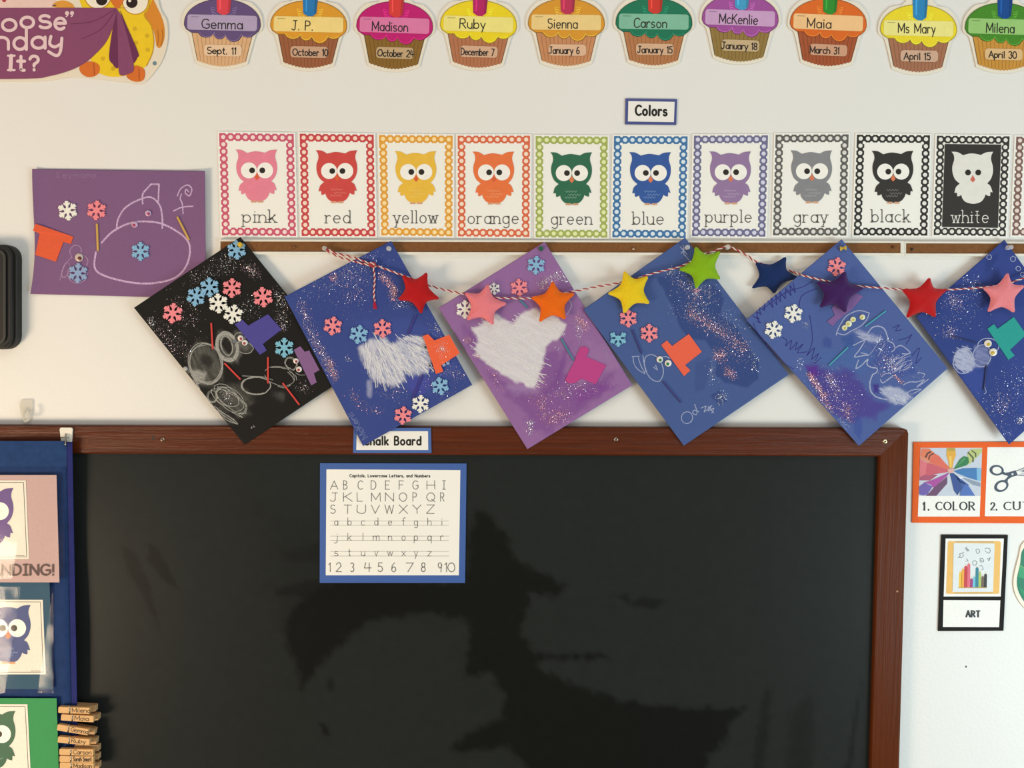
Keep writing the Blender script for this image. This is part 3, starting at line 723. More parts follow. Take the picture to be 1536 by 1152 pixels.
def alpha(mb):
    m = M('585856', 'pencil'); m2 = M('8C8C88', 'pencil')
    def row(spec, yb, h, w=1.15):
        for c, x0, x1 in spec:
            if c in 'I1' and x1-x0 < 20: x1 = x0+20
            a = K((x0, yb))[0]; b = K((x1, yb))[0]
            letter(mb, c, a[0], b[0], a[1], h/6.777, w, d1, m, jit=.02)
    row([('A',105,180),('B',238,275),('C',385,430),('D',520,570),('E',665,705),('F',805,850),('G',943,995),('H',1085,1165),('I',1245,1275)], 230, 86)
    row([('J',105,175),('K',238,325),('L',378,428),('M',522,612),('N',665,748),('O',805,882),('P',943,980),('Q',1085,1168),('R',1225,1262)], 352, 86)
    row([('S',108,155),('T',245,318),('U',378,465),('V',520,605),('W',660,748),('X',805,888),('Y',943,1028),('Z',1085,1162)], 476, 86)
    row([('1',90,108),('2',165,215),('3',310,345),('4',450,522),('5',590,635),('6',730,770),('7',875,948),('8',1030,1070),('9',1200,1238),('1',1270,1288),('0',1300,1372)], 1068, 90, 1.3)
    xs = (165,300,437,572,712,850,975,1113,1240)
    for s, y0, y1 in (('abcdefghi',552,596),('jklmnopqr',706,750),('stuvwxyz',862,908)):
        for yy in (y0, y1): mb.ribbon(K((105,yy),(1310,yy)), .6, d1-.0001, M('A8A8A2', 'print'), cap=False)
        for c, x in zip(s, xs):
            wdt = {'i': 6, 'l': 6, 'm': 62, 'w': 56, 'j': 20, 'f': 26, 't': 30, 'r': 30}.get(c, 36)
            row([(c, x-wdt/2, x+wdt/2)], y1, 76, .95)
part('handwriting', t, alpha)
# orange strip: color / cut
t, d1 = bordered('craft_steps_strip', 'orange-bordered strip showing 1. COLOR crayons and 2. CUT scissors', [(1370.5,663.4),(1598,662.6),(1596,785.4),(1368,784)], [[(1380.5,671.8),(1473.3,671.8),(1469.6,774.8),(1376.8,774.8)], [(1481.3,670.8),(1590,670.6),(1587,774.6),(1477.2,774.3)]], 'EC662C', .0006, ic='F6F6F2', kind='paper')
K = crop(1360, 655, 8.534)
def crayons(mb):
    d = d1
    mb.poly(K((175,143),(967,150),(942,758),(158,758)), d, M('C4CCDA', 'print'))
    c0 = (560, 430)
    def cl(pts, h, k=1): mb.poly(K(*pts), d+.0001*k, M(h, 'print'))
    cl(((178,150),(290,150),(560,400),(520,420),(430,400),(270,335),(172,290)), 'D98A72', 1)
    cl(((205,148),(290,160),(360,215),(290,300),(178,245)), 'DE7A58', 2)
    cl(((360,215),(420,250),(552,410),(500,410),(300,330),(290,300)), 'DB6A54', 3)
    mb.ribbon(K((305,195),(268,215),(245,262)), 2.2, d+.0005, M('4A3A3A', 'print')); mb.ribbon(K((345,215),(300,240),(282,290)), 1.6, d+.0005, M('5A3A3A', 'print'))
    cl(((172,290),(260,335),(245,480),(165,520)), 'D8707A', 4)
    cl(((260,335),(350,355),(535,430),(520,455),(245,500)), 'C85A68', 4)
    cl(((165,520),(245,480),(400,490),(300,560),(165,560)), 'A8506C', 3)
    cl(((160,640),(230,585),(330,640),(270,735),(215,755),(160,740)), '6E5AA8', 5)
    cl(((230,585),(330,555),(545,460),(520,500),(345,655),(310,615)), 'A8489C', 5)
    cl(((345,655),(520,510),(520,600),(430,700),(380,758),(240,758),(290,720)), '6A4468', 3)
    cl(((515,148),(622,148),(630,240),(605,300),(585,400),(545,400),(530,300),(508,240)), 'E0A93C', 4)
    cl(((515,148),(620,148),(618,185),(516,185)), 'B8A040', 5); cl(((545,250),(575,250),(572,390),(555,390)), 'F0C860', 5)
    cl(((780,205),(830,160),(965,152),(962,200),(830,330),(770,370)), 'B8C47C', 4)
    mb.ribbon(K((790,205),(850,270),(850,320)), 2.0, d+.0006, M('4A5230', 'print')); mb.ribbon(K((835,180),(885,215),(885,255)), 1.6, d+.0006, M('4A5230', 'print'))
    cl(((735,248),(790,265),(800,330),(770,365),(600,420),(625,380),(680,290)), '2E7A48', 5); cl(((735,268),(760,280),(640,385),(625,390)), '4E9660', 6)
    cl(((600,440),(720,405),(895,400),(900,560),(770,520),(650,470)), '3E78B4', 4); cl(((895,400),(958,410),(948,570),(900,560)), '7AB4DA', 5)
    cl(((700,520),(800,545),(945,590),(945,640),(850,620)), '8A98AC', 2)
    cl(((552,465),(605,470),(690,560),(750,600),(650,750),(605,690),(575,560)), '2E4C90', 6); cl(((600,470),(720,560),(800,620),(720,690),(690,600)), '3E5EA4', 6)
    cl(((750,610),(800,640),(875,757),(680,757),(690,700)), '4A6EB8', 7)
    cl(((520,420),(600,400),(605,450),(560,470),(530,455)), 'D8A8A0', 8); cl(((650,505),(730,522),(690,540)), 'E8ECF4', 8)
part('crayon_picture', t, crayons)
def scis(mb):
    d = d1; g = M('3E4C5C', 'print'); wv = M('F0EFEA', 'print')
    for (x, y, rx, ry, rot) in ((1152,430,92,68,.1), (1212,632,96,72,-.45)):
        mb.disc(*K((x, y))[0], rx/8.534, d, g, 26, ry=ry/8.534, rot=rot); mb.disc(*K((x+4, y))[0], rx*.64/8.534, d+.0001, wv, 22, ry=ry*.66/8.534, rot=rot)
    mb.poly(K((1225,440),(1265,462),(1310,455),(1395,430),(1425,495),(1350,515),(1300,545),(1285,600),(1240,570),(1270,540),(1300,505),(1215,478)), d+.00005, g)
    mb.ribbon(K((1400,440),(1740,300),(1730,330),(1480,440),(1560,440)), 1.0, d, M('6A6E72', 'print')); mb.ribbon(K((1420,495),(1760,520),(1600,470),(1470,440)), 1.0, d, M('6A6E72', 'print'))
    mb.poly(K((1400,440),(1740,300),(1480,450)), d-.00005, M('C8CCD0', 'print')); mb.poly(K((1420,495),(1760,520),(1480,455)), d-.00005, M('C8CCD0', 'print'))
    mb.disc(*K((1355,480))[0], 1.7, d+.0002, M('D8DADC', 'print'), 10)
part('scissors_picture', t, scis)
def ctext(mb, which):
    m = M('2C2A2A', 'print')
    if which:
        text(mb, '2.', K((1078,938))[0], K((1155,938))[0], 11.2, 2.6, d1, m, gap=.2, wh=.9, serif=.1)
        text(mb, 'CUT', K((1248,938))[0], K((1570,938))[0], 11.8, 2.5, d1, m, gap=.3, wh=.95, serif=.13); return
    text(mb, '1.', K((212,938))[0], K((285,938))[0], 11.2, 2.6, d1, m, gap=.42, wh=.8, serif=.1)
    text(mb, 'COLOR', K((378,938))[0], K((865,938))[0], 11.8, 2.5, d1, m, gap=.3, wh=.95, serif=.13)
    mb.ribbon(K((205,938),(240,938)), .9, d1, m, cap=False)
for W_i in (0, 1): part('caption', t, lambda mb: ctext(mb, W_i))
# ART card
K = crop(1400, 795, 7.2)
t, d1 = bordered('art_card', 'black-bordered card reading ART under a picture of colored pencils', K((88,52),(806,55),(758,1088),(53,1092)), [K((133,92),(762,92),(728,718),(112,718)), K((110,757),(724,760),(710,1050),(103,1048))], '1E1E1D', .0006, ic='F6F6F2', kind='paper')
def art(mb):
    d = d1; q = lambda *p: K(*p)
    mb.poly(sm(q((170,120,1),(715,120,1),(730,135,1),(712,678,1),(700,690,1),(150,690,1),(138,678,1),(158,130,1)), 1), d, M('EDBB62', 'print'))
    mb.poly(q((218,140),(662,146),(645,668),(206,670)), d+.0001, M('E0E6E8', 'print'))
    for i in range(30): mb.disc(*q((219-12*i/30, 150+515*i/30))[0], .75, d+.0002, M('C8A468', 'print'), 6)
    mb.ribbon(q((240,128),(650,130)), .9, d+.0002, M('A89870', 'print')); mb.ribbon(q((225,682),(640,680)), .9, d+.0002, M('A89870', 'print'))
    for x0, x1, yt, h in ((278,308,440,'F0C23C'),(306,334,405,'EFA83C'),(334,368,375,'C8343C'),(366,400,350,'E06A7C'),(398,428,510,'9C2E78'),(430,456,490,'6ABEDC'),(456,490,390,'2C7E90'),(490,518,440,'A8C060'),(518,548,485,'6E5A4A'),(548,580,460,'2C2622')):
        mb.poly(q((x0,yt+28),((x0+x1)/2,yt-8),(x1,yt+28),(x1-3,622),(x0-4,622)), d+.0002, M(h, 'print'))
        mb.poly(q((x0+8,yt+14),((x0+x1)/2,yt-12),(x1-8,yt+14)), d+.0003, M('E8D2B0', 'print'))
    mb.ribbon(q((270,624),(575,624)), 1.2, d+.0003, M('C8A060', 'print'), cap=False)
    g = M('5A5E66', 'pencil')
    for pts in (((265,300),(290,280),(285,260),(310,250),(330,240)),((275,290),(300,300),(325,275),(315,255)),((340,205),(385,215)),((360,180),(365,235)),((345,190),(385,230)),((460,215),(480,205),(500,225),(490,250),(470,250),(460,215)),((555,205),(575,195),(605,200),(615,225),(600,250),(575,240),(560,225)),((500,310),(530,305),(545,340),(510,345),(505,320),(530,335)),((585,305),(600,330),(615,300),(600,310)),((355,310),(375,330),(350,340)),((425,345),(450,330),(470,350),(455,380),(430,375),(425,345)),((500,390),(520,385),(540,420),(525,430))):
        mb.ribbon(sm(list(q(*pts)), 3, False), .8, d+.0002, g)
part('pencil_picture', t, art)
part('lettering', t, lambda mb: text(mb, 'ART', K((356,936))[0], K((502,937))[0], 8.6, 2.9, d1, M('2A2A28', 'print'), gap=.3, wh=2.0))
# green cut-out at the right edge
t = thing('green_leaf_cutout', 'laminated green cut-out with pale rim at the right edge below the scissors', 'paper cut-out', 1560, 910, 0)
part('card_backing', t, lambda mb: mb.poly(sm([(1536,813),(1528,836),(1521.5,862),(1520.5,880),(1525,895),(1534,909),(1548,920),(1575,925),(1605,905),(1612,870),(1600,830),(1570,800)], 4), .0006, M('E6DCC4', 'laminate'), .0016))
part('leaf_picture', t, lambda mb: (mb.poly(sm([(1536,822),(1530,848),(1525.5,868),(1527,885),(1536,902),(1550,912),(1575,917),(1598,900),(1604,870),(1592,834),(1568,810)], 4), .0024, M('0E7A5A', 'print')),
     mb.poly([(1530,848),(1536,853),(1560,872),(1560,885),(1536,868),(1527,865)], .0026, M('2E9C6A', 'print')), mb.poly([(1528,880),(1542,890),(1560,900),(1555,910),(1538,900)], .0026, M('169060', 'print')), mb.ribbon([(1530,848),(1545,858),(1570,880)], 1.2, .0028, M('7CB070', 'print'))))

# ------------------------------------------------------------------ black wall case at the left
t = thing('black_wall_case', 'black rounded box with raised rims on the wall at the left edge', 'wall device', -30, 523, 0)
def roundslab(mb, x0, y0, x1, y1, r, da, db, m, ch=2.5):
    a = [P(x, y, db) for x, y in rrect(x0+ch, y0+ch, x1-ch, y1-ch, r-ch, 7)]
    b = [P(x, y, db-.002) for x, y in rrect(x0, y0, x1, y1, r, 7)]
    c = [Vector((p.x, -da, p.z)) for p in b]; n = len(a)
    fs = [tuple(range(n))]
    for i in range(n): j = (i+1) % n; fs += [(i, j, j+n, i+n), (i+n, j+n, j+2*n, i+2*n)]
    mb.add(a+b+c, fs, m, False)
part('housing', t, lambda mb: roundslab(mb, -95, 367, 26, 524, 20, 0, .016, M('1C1A17', 'matte')))
part('front_body', t, lambda mb: roundslab(mb, -88, 369, 17.5, 522, 17, .014, .026, M('141310', 'matte')))
def rim(mb):
    o = rrect(-80, 374, 8.5, 517, 13, 7); i_ = rrect(-75, 378.5, 4.5, 512.5, 9, 7); n = len(o)
    vs = [P(x, y, .029) for x, y in o] + [P(x, y, .029) for x, y in i_] + [P(x, y, .0255) for x, y in o] + [P(x, y, .0255) for x, y in i_]
    fs = []
    for k in range(n): j = (k+1) % n; fs += [(k, j, j+n, k+n), (k, k+2*n, j+2*n, j), (k+n, j+n, j+3*n, k+3*n)]
    mb.add(vs, fs, M('2E2F2D', 'matte'), False)
part('raised_rim', t, rim)

# ------------------------------------------------------------------ pocket chart and its cards
CD = .030
ch = thing('pocket_chart', 'blue fabric pocket chart hanging over the left of the chalkboard', 'pocket chart', -120, 1200, CD)
edge = lambda y: 107.3 + (y-663)*.0185
def chd(x, y): return CD - .003 + .0016*math.sin(y/47.0) + .0012*math.sin(x/31.0)
def fab(mb):
    nx, ny = 26, 60; vs = []; fs = []
    for j in range(ny):
        y = 663 + (1400-663)*j/(ny-1); x1 = edge(y)
        for i in range(nx):
            x = -420 + (x1+420)*i/(nx-1); vs.append(P(x, y, chd(x, y)))
    for j in range(ny-1):
        for i in range(nx-1): a = j*nx+i; fs.append((a, a+nx, a+nx+1, a+1))
    mb.add(vs, fs, M('223A68', 'fabric'), True)
part('fabric_panel', ch, fab, solid=.0012)
def hem(mb):
    ys = [663 + i*22 for i in range(33)]
    for a, b in zip(ys, ys[1:]):
        mb.poly([(edge(a)-7, a), (edge(a)+.8, a), (edge(b)+.8, b), (edge(b)-7, b)], lambda x, y: chd(x, y)+.0008, M('282E6C', 'fabric'), .0012)
part('side_binding', ch, hem)
part('top_hem', ch, lambda mb: [mb.poly([(x, 661.5), (x+20, 661.5), (x+20, 700), (x, 700)], lambda x, y: chd(x, y)+.0008, M('24406F', 'fabric'), .001) for x in range(-420, 85, 20)])
# owl letter cards slipped into the pockets
def pocket_card(label, cardc, quad, inner, oc, owlp, extra=None, d=CD+.003):
    t = thing('pocket_owl_card', label, 'picture card', 0, quad[2][1], d, 'owl cards in the pocket chart')
    part('card_backing', t, lambda mb: mb.poly(quad, d, M(cardc, 'paper'), .0006))
    def w_(mb):
        mb.poly(inner, d+.0008, M('EDE8DA', 'paper'), .0004)
        ii = [(inner[0][0]+3, inner[0][1]+3.2), (inner[1][0]-3.4, inner[1][1]+3.2), (inner[2][0]-3.4, inner[2][1]-3.2), (inner[3][0]+3, inner[3][1]-3.2)]
        mb.ribbon(ii+[ii[0]], .7, d+.0014, M('4A4640', 'print'))
        mb.ribbon([(inner[2][0]-22, inner[2][1]-5), (inner[2][0]-7, inner[2][1]-5)], .9, d+.0014, M('8A847A', 'print'), cap=False)
    part('picture_mount', t, w_)
    part('owl_picture', t, lambda mb: owl(mb, owlp[0], owlp[1], owlp[2], oc, d+.0016, chev=owlp[3], feet='E0A070'))
    if extra: part(extra[0], t, lambda mb: extra[1](mb, d+.0016))
pocket_card('mauve card with a purple owl and lettering ending NDING!', 'C6A8A4', [(-120,712.5),(84.6,712.5),(89,873.5),(-116,873.5)], [(-68,720.5),(38.6,720.5),(43.5,838.5),(-64,838.5)], '63478A', (-14.6,732,.213,None),
    ('lettering', lambda mb, d: text(mb, 'OUTSTANDING!', (-93,862.6), (80.5,862.6), 15.5, 2.6, d, M('4A3030', 'print'), gap=.22)), d=CD+.0062)
def smile(mb, d): mb.ribbon(sm([(1,961),(5,967),(11,969.5),(17,967),(20,961)], 4, False), .9, d+.0003, M('24305A', 'print'))
pocket_card('slate-blue card with a smiling blue owl', '3A5A70', [(-110,870),(74,870),(78.5,1033.5),(-108,1033.5)], [(-42,899.5),(64,899.8),(68.4,1011.5),(-40,1011.5)], '2F4480', (11.2,907.5,.213,'6A84B8'), ('smile', smile))
pocket_card('bright green card with a green owl at the bottom left', '40945A', [(-110,1047),(84.7,1047.5),(90.5,1225),(-108,1225)], [(-66,1056),(41,1056.5),(46.5,1170),(-62,1170)], '2A5E44', (-11.5,1066.5,.213,'6E9884'))
def pocket(mb, x1, y0, y1):
    n = 8
    for i in range(n):
        a = -115+(x1+115)*i/n; b = -115+(x1+115)*(i+1)/n
        mb.poly([(a, y0), (b, y0), (b+.5, y1), (a+.5, y1)], lambda x, y: CD+.0095+.0012*math.sin(x/17+y/23), M('FFFFFF', 'film'))
part('clear_pocket', ch, lambda mb: pocket(mb, 97, 706, 868))
part('clear_pocket', ch, lambda mb: pocket(mb, 80, 880, 1040))

# white hook clip and clear hook
t = thing('white_hook_clip', 'white plastic hook plate on the frame holding the pocket chart', 'hook', 98.5, 665, FR)
def hk(mb):
    mb.poly(sm([(90.5,641.5,1),(107,641.5,1),(108.8,644,1),(107,664,1),(91.5,664,1),(89,644,1)], 1), FR+.0002, M('E6E2D4', 'plastic'), .0035)
part('hook_plate', t, hk, bevel=.0008)
def hw(mb):
    c = [P(98.5, 651, FR+.004), P(98.5, 655, FR+.008), P(98.3, 661, FR+.013), P(98.3, 666, FR+.015), P(98.3, 668, FR+.018), P(98.3, 665, FR+.021)]
    mb.tube(c, .0013, M('A8A498', 'metal'), 8)
    mb.tube([P(91, 656.5, FR+.0045), P(97, 656, FR+.007), P(104, 656.5, FR+.0045)], .0007, M('8A8880', 'metal'), 6)
part('wire_hook', t, hw)
t = thing('clear_adhesive_hook', 'small clear plastic hook stuck on the wall above the pocket chart', 'hook', 38, 635, 0)
part('hook_base', t, lambda mb: mb.poly(sm([(31,600,1),(46,599,1),(48.5,603),(48,618),(45,632),(38,635),(33,631),(30,616),(29,604)], 3), .0003, M('E8E4D8', 'clear'), .003), bevel=.0006)
def hk2(mb):
    mb.tube([P(40, 612, .003), P(37, 618, .008), P(35, 626, .012), P(38, 632, .015), P(43, 630, .016), P(45, 622, .015), P(45.5, 614, .012)], .0021, M('DCDAD0', 'clear'), 8)
part('hook_arm', t, hk2)

# ------------------------------------------------------------------ clothespins
PINS = [ # x0,y0 (left mid), angle, length front, name, back offset (dx,dy)
 (87.2,1065.0,1.5,47,'Milena',(9,-4.2)), (91.3,1076.2,3.0,49,'Maia',(7,-3.6)), (85.6,1091.0,9,47,'Gemma',(10,-2.5)), (86.5,1109.5,4.5,48,'Ruby',(10,-3)),
 (88.8,1128.0,1.0,51,'Carson',(8,-7.2)), (89.0,1138.6,.8,51,'Sarah Smart',(8,-5)), (89.5,1148.5,1.0,51,'Madison',(8,-2))]
order = ['topmost of the column', 'second from the top', 'third from the top, tilted down', 'fourth from the top', 'fifth from the top', 'sixth from the top with bold writing', 'lowest in view']
for (x0, y0, an, ln, nm, (bx, by)), od in zip(PINS, order):
    t = thing('clothespin', 'wooden clothespin on the pocket chart edge, ' + od, 'clothespin', x0+ln/2, y0, CD, 'clothespins on the pocket chart')
    ca, sa = math.cos(R(an)), math.sin(R(an)); T = lambda x, y: (x0+x*ca-y*sa, y0+x*sa+y*ca)
    hgt = 4.9
    def fr(mb):
        mb.poly([T(*p) for p in ((0,-hgt+1),(2,-hgt),(16,-hgt+.4),(17.2,-hgt+1),(18.4,-hgt+.4),(ln,-hgt+.2),(ln,hgt),(18.4,hgt),(17.2,hgt-.6),(16,hgt),(1,hgt-.3),(0,hgt-1.5))], CD+.0005, M('D9AC72', 'wood'), .007)
    part('front_prong', t, fr, bevel=.0006)
    def bk(mb):
        mb.poly([T(*p) for p in ((20,-hgt+1),(24,-hgt+by),(ln+bx,-hgt+by+1),(ln+bx,hgt+by),(ln-3,hgt+by+1),(20,hgt-1))], CD-.012, M('C0996A', 'wood'), .0095)
    part('back_prong', t, bk, bevel=.0006)
    def sp(mb):
        for k in (-.35, .35):
            mb.tube([P(*T(17.2+k*1.5, -hgt-.6), CD+.006), P(*T(17.2+k*1.5, -hgt*.6), CD+.0079), P(*T(17.2+k*1.5, hgt*.6), CD+.0079), P(*T(17.2+k*1.5, hgt+.6), CD+.006)], .0006, M('8A8478', 'metal'), 6)
    part('spring', t, sp)
    part('name_writing', t, lambda mb: text(mb, nm, T(21, 2.8), T(21+min(27, 5.2*len(nm)), 2.8), 6.2, 1.2 if ' ' in nm else .8, CD+.0077, M('3A2C20', 'print'), gap=.16, jit=.03))

# ------------------------------------------------------------------ artwork helpers
FLAKE = {'pink': 'EE8B93', 'blue': '86B6D8', 'white': 'ECEBE2', 'paleblue': '8FA6CC', 'sky': '7EBBD2'}
_h = [(.25, .135), (.36, .095), (.48, .12), (.57, .19), (.64, .29), (.73, .35), (.82, .32), (.78, .22), (.77, .13), (.88, .19), (.97, .16), (1.0, .05)]
def flake(mb, cx, cy, r, d, h, rot=0, skip=()):
    pts = []
    for k in range(6):
        a = rot + k*math.pi/3; c, s = math.cos(a), math.sin(a)
        if k in skip: arm = [(.25, -.135), (.3, 0), (.25, .135)]
        else: arm = [(x, -y) for x, y in _h] + [(x, y) for x, y in reversed(_h)]
        for x, y in arm: pts.append((cx + r*(x*c-y*s), cy + r*(x*s+y*c)))
    mb.poly(pts, d, M(h, 'foam'), .0022)
def blade(mb, a, b, w, d, m, t=.0018):
    dx, dy = b[0]-a[0], b[1]-a[1]; l_ = math.hypot(dx, dy); nx, ny = -dy/l_*w/2, dx/l_*w/2
    mb.poly([(a[0]+nx, a[1]+ny), (b[0]+nx, b[1]+ny), (b[0]-nx, b[1]-ny), (a[0]-nx, a[1]-ny)], d, m, t)
def sheetdepth(off, q, curl=0.0, lift=None, hang=True):
    tx, ty = q[0]; cx = sum(p[0] for p in q)/4; cy = sum(p[1] for p in q)/4
    def f(x, y):
        if hang: k = min(max((y-360)/285.0, 0), 1); b = .0088 + .0112*k
        else: b = .0015
        r = ((x-cx)*(q[1][0]-q[3][0]) + (y-cy)*(q[1][1]-q[3][1])) / (math.hypot(q[1][0]-q[3][0], q[1][1]-q[3][1])**2/2)
        v = b + off + curl*r*r
        if lift: v += lift(x, y)
        return v
    return f
class Art:
    def __init__(s, name, label, quad, base, layers, depth, off_top=True, group=None, res=1.7, warp=0):
        s.d = depth; s.t = thing(name, label, 'artwork', *(quad[0] if off_top else quad[2]), .008, group)
        s.q = quad
        nx = int(math.dist(quad[0], quad[1])/res)+2; ny = int(math.dist(quad[0], quad[3])/res)+2
        part('paper_sheet', s.t, lambda mb: (setattr(mb, 'warp', warp), mb.grid(quad, nx, ny, depth, M(base, 'attr'), field(base, layers))), solid=.0005)
        s.up = lambda k: (lambda x, y: depth(x, y) + k)
    def flakes(s, lst):
        for i, (c, x, y, r) in enumerate(lst):
            mb = MB(); flake(mb, x, y, r*1.02, s.up(.0004), FLAKE[c], R(30)+random.uniform(-.22, .22), skip=()); mb.build('foam_snowflake', s.t, label=('light blue' if c in ('blue', 'sky', 'paleblue') else c)+' foam snowflake')
    def hat(s, pts, h, label=None): part('paper_hat', s.t, lambda mb: mb.poly(pts, s.up(.0006), M(h, 'paper'), .0007), label=label)
    def sticks(s, lst, h, w=2.6):
        for a, b in lst: part('craft_stick', s.t, lambda mb: blade(mb, a, b, w, s.up(.0004), M(h, 'matte')))
    def eyes(s, lst, pup, white='E8E2DA'):
        for i, (x, y, r) in enumerate(lst):
            e = MB(); e.disc(x, y, r*1.0, s.up(.0008), M(white, 'plastic'), 14, t=.0012); e.dome(x, y, r*.98, s.up(.0020), .0016, M(white, 'plastic'), 14, 3)
            e = e.build('googly_eye', s.t)
            p = MB(); p.dome(x+r*.15*(-1 if i % 2 else 1), y+r*.22, r*.5, s.up(.0034), .0010, M(pup, 'plastic'), 10, 3); p.build('pupil', e)
    def chalk(s, fn, h='E4E2E0', kind='chalk', name='chalk_drawing'):
        m = M(h, kind)
        mb = MB(); fn(mb, s.up(.0005), m)
        if mb.v: mb.build(name, s.t, kind='stuff' if name != 'name_writing' else None)
    def glitter(s, lst, seed=1, lift=.001):
        """lst: (path points, spread px, count, palette)"""
        rnd = random.Random(seed); mb = MB()
        pal = {'p': ('F2B8C0', 'F6D2CE', 'E8A0B0'), 'w': ('F4F2F4', 'DCE4F0', 'F6E8EE'), 'm': ('F2C0C8', 'F4F2F4', 'D8C0DC')}
        for path, sp, cnt, pl in lst:
            for _ in range(int(cnt*2.0)):
                if len(path) > 1:
                    i = rnd.randrange(len(path)-1); u = rnd.random(); cx = path[i][0]*(1-u)+path[i+1][0]*u; cy = path[i][1]*(1-u)+path[i+1][1]*u
                else: cx, cy = path[0][:2]
                x = cx + rnd.gauss(0, sp); y = cy + rnd.gauss(0, sp)
                if sdist(np.array([x]), np.array([y]), s.q)[0] < 1.5: continue
                r = rnd.uniform(.22, .5) * (1.9 if rnd.random() < .1 else 1) * S; c = P(x, y, s.d(x, y)+lift)
                a = rnd.uniform(0, 6.28); tx, tz = rnd.gauss(0, .4), rnd.gauss(-.14, .36)
                n = Vector((tx, -1, tz)).normalized(); u_ = n.orthogonal().normalized(); v_ = n.cross(u_)
                u2 = u_*math.cos(a)+v_*math.sin(a); v2 = -u_*math.sin(a)+v_*math.cos(a)
                mb.add([c+u2*r, c+v2*r, c-u2*r, c-v2*r], [(0, 1, 2, 3)], M(rnd.choice(pal[pl]), 'glitter'))
        mb.build('glitter', s.t, kind='stuff', label='sprinkled glitter')
def scrib(mb, cx, cy, rx, ry, rot, turns, w, d, m, jit=.12, a0=0, seed=0):
    rnd = random.Random(seed); pts = []; n = int(turns*16); c, q = math.cos(R(rot)), math.sin(R(rot)); k = 1
    for i in range(n):
        a = R(a0) + 2*math.pi*i/16
        if i % 4 == 0: k = 1 + rnd.uniform(-jit, jit)
        x = rx*k*math.cos(a); y = ry*k*math.sin(a); pts.append((cx+x*c-y*q, cy+x*q+y*c))
    mb.ribbon(sm(pts, 2, False), w, d, m, cap=False)
def hatch(mb, poly, ang, n, w, d, m, ln=(14, 34), seed=0, fan=0, org=None):
    """dry chalk strokes laid inside an outline"""
    rnd = random.Random(seed); xs = [p[0] for p in poly]; ys = [p[1] for p in poly]; k = 0; tries = 0
    while k < n and tries < n*20:
        tries += 1; x = rnd.uniform(min(xs), max(xs)); y = rnd.uniform(min(ys), max(ys))
        if sdist(np.array([x]), np.array([y]), poly)[0] < 1: continue
        a = R(ang + rnd.gauss(0, 9))
        if org: a = math.atan2(y-org[1], x-org[0]) + rnd.gauss(0, .12)
        L_ = rnd.uniform(*ln); b = rnd.uniform(-.12, .12)
        pts = [(x + math.cos(a+b*t)*L_*t, y + math.sin(a+b*t)*L_*t) for t in (-.5, -.17, .17, .5)]
        mb.ribbon(pts, w*rnd.uniform(.6, 1.3), d, m, cap=False); k += 1

# ------------------------------------------------------------------ purple landscape picture (left)
K = crop(0, 230, 3.841)
q = [(48.2,253.4),(307.3,256.5),(309,447.5),(45.6,441)]
def lift0(x, y):
    e = max(0, (70-x)/24); return .001 + .004*e*e + .006*max(0, (x-270)/38)**2
dep = sheetdepth(0, q, 0, lift0, hang=False)
a = Art('snowman_picture', 'purple landscape sheet with a chalk snowman, left of the owl cards', q, '7E5C84', [(K((520,520),(590,510),(600,560),(530,580)), '7E6288', .6, 6, None)], dep, group='children\'s winter pictures', warp=5.5)
a.chalk(lambda mb, d, m: [mb.ribbon(sm(K(*p), 4, False), w_, d, m) for p, w_ in (
    (((585,515),(650,450),(740,405),(830,392),(930,405),(1020,450),(1085,510),(1092,590),(1060,670),(990,725),(860,750),(720,738),(590,700),(545,655),(552,570)), 2.8),
    (((672,435),(680,380),(720,315),(790,272),(868,252),(920,300),(935,370),(935,432)), 2.5),
    (((822,290),(822,235),(850,200),(870,178,1),(916,178,1),(912,280)), 2.4),
    (((1022,245),(1040,205),(1080,182),(1105,205),(1092,245),(1068,228),(1072,208),(1088,222)), 1.8),
    (((1045,235),(1038,262),(1050,290),(1055,348)), 1.8), (((1000,332),(1050,310),(1112,305)), 2.0))], h='E2C2EA', kind='chalk')
a.chalk(lambda mb, d, m: [mb.ribbon(sm(K(*p), 4, False), 1.3, d, m) for p in (((415,600),(402,560),(430,530),(462,540),(470,575)), ((410,600),(370,650),(345,730)), ((470,580),(505,610),(500,650)),
    ((392,670),(395,720),(440,748),(490,730),(505,690)))] + [scrib(mb, *K((380,670))[0], 5, 12, 20, 2, .9, d, m)], h='B898C0', name='small_chalk_figure')
a.chalk(lambda mb, d, m: text(mb, 'Leymona', K((332,140))[0], K((548,140))[0], 8, .7, d, m, jit=.04), h='C4A8CC', kind='faint', name='name_writing')
f = lambda x, y: K((x, y))[0]
a.flakes([('white',*f(388,330),14.4),('pink',*f(555,328),14.4),('blue',*f(808,565),13.8),('paleblue',*f(448,690),14.6)])
a.hat(K((203,405),(422,480),(408,523),(365,510),(322,625),(203,585),(228,462),(190,445)), 'DE5E3C', 'orange paper hat')
a.sticks([K((557,405),(563,562)), K((1020,365),(1088,498))], 'C9A04E', 2.8)
a.eyes([(*f(853,345),4.6), (*f(775,410),4.8)], 'A83A62', 'C8A8C8'); a.eyes([(*f(455,600),6.2)], '6A3030', 'C8B8B0')

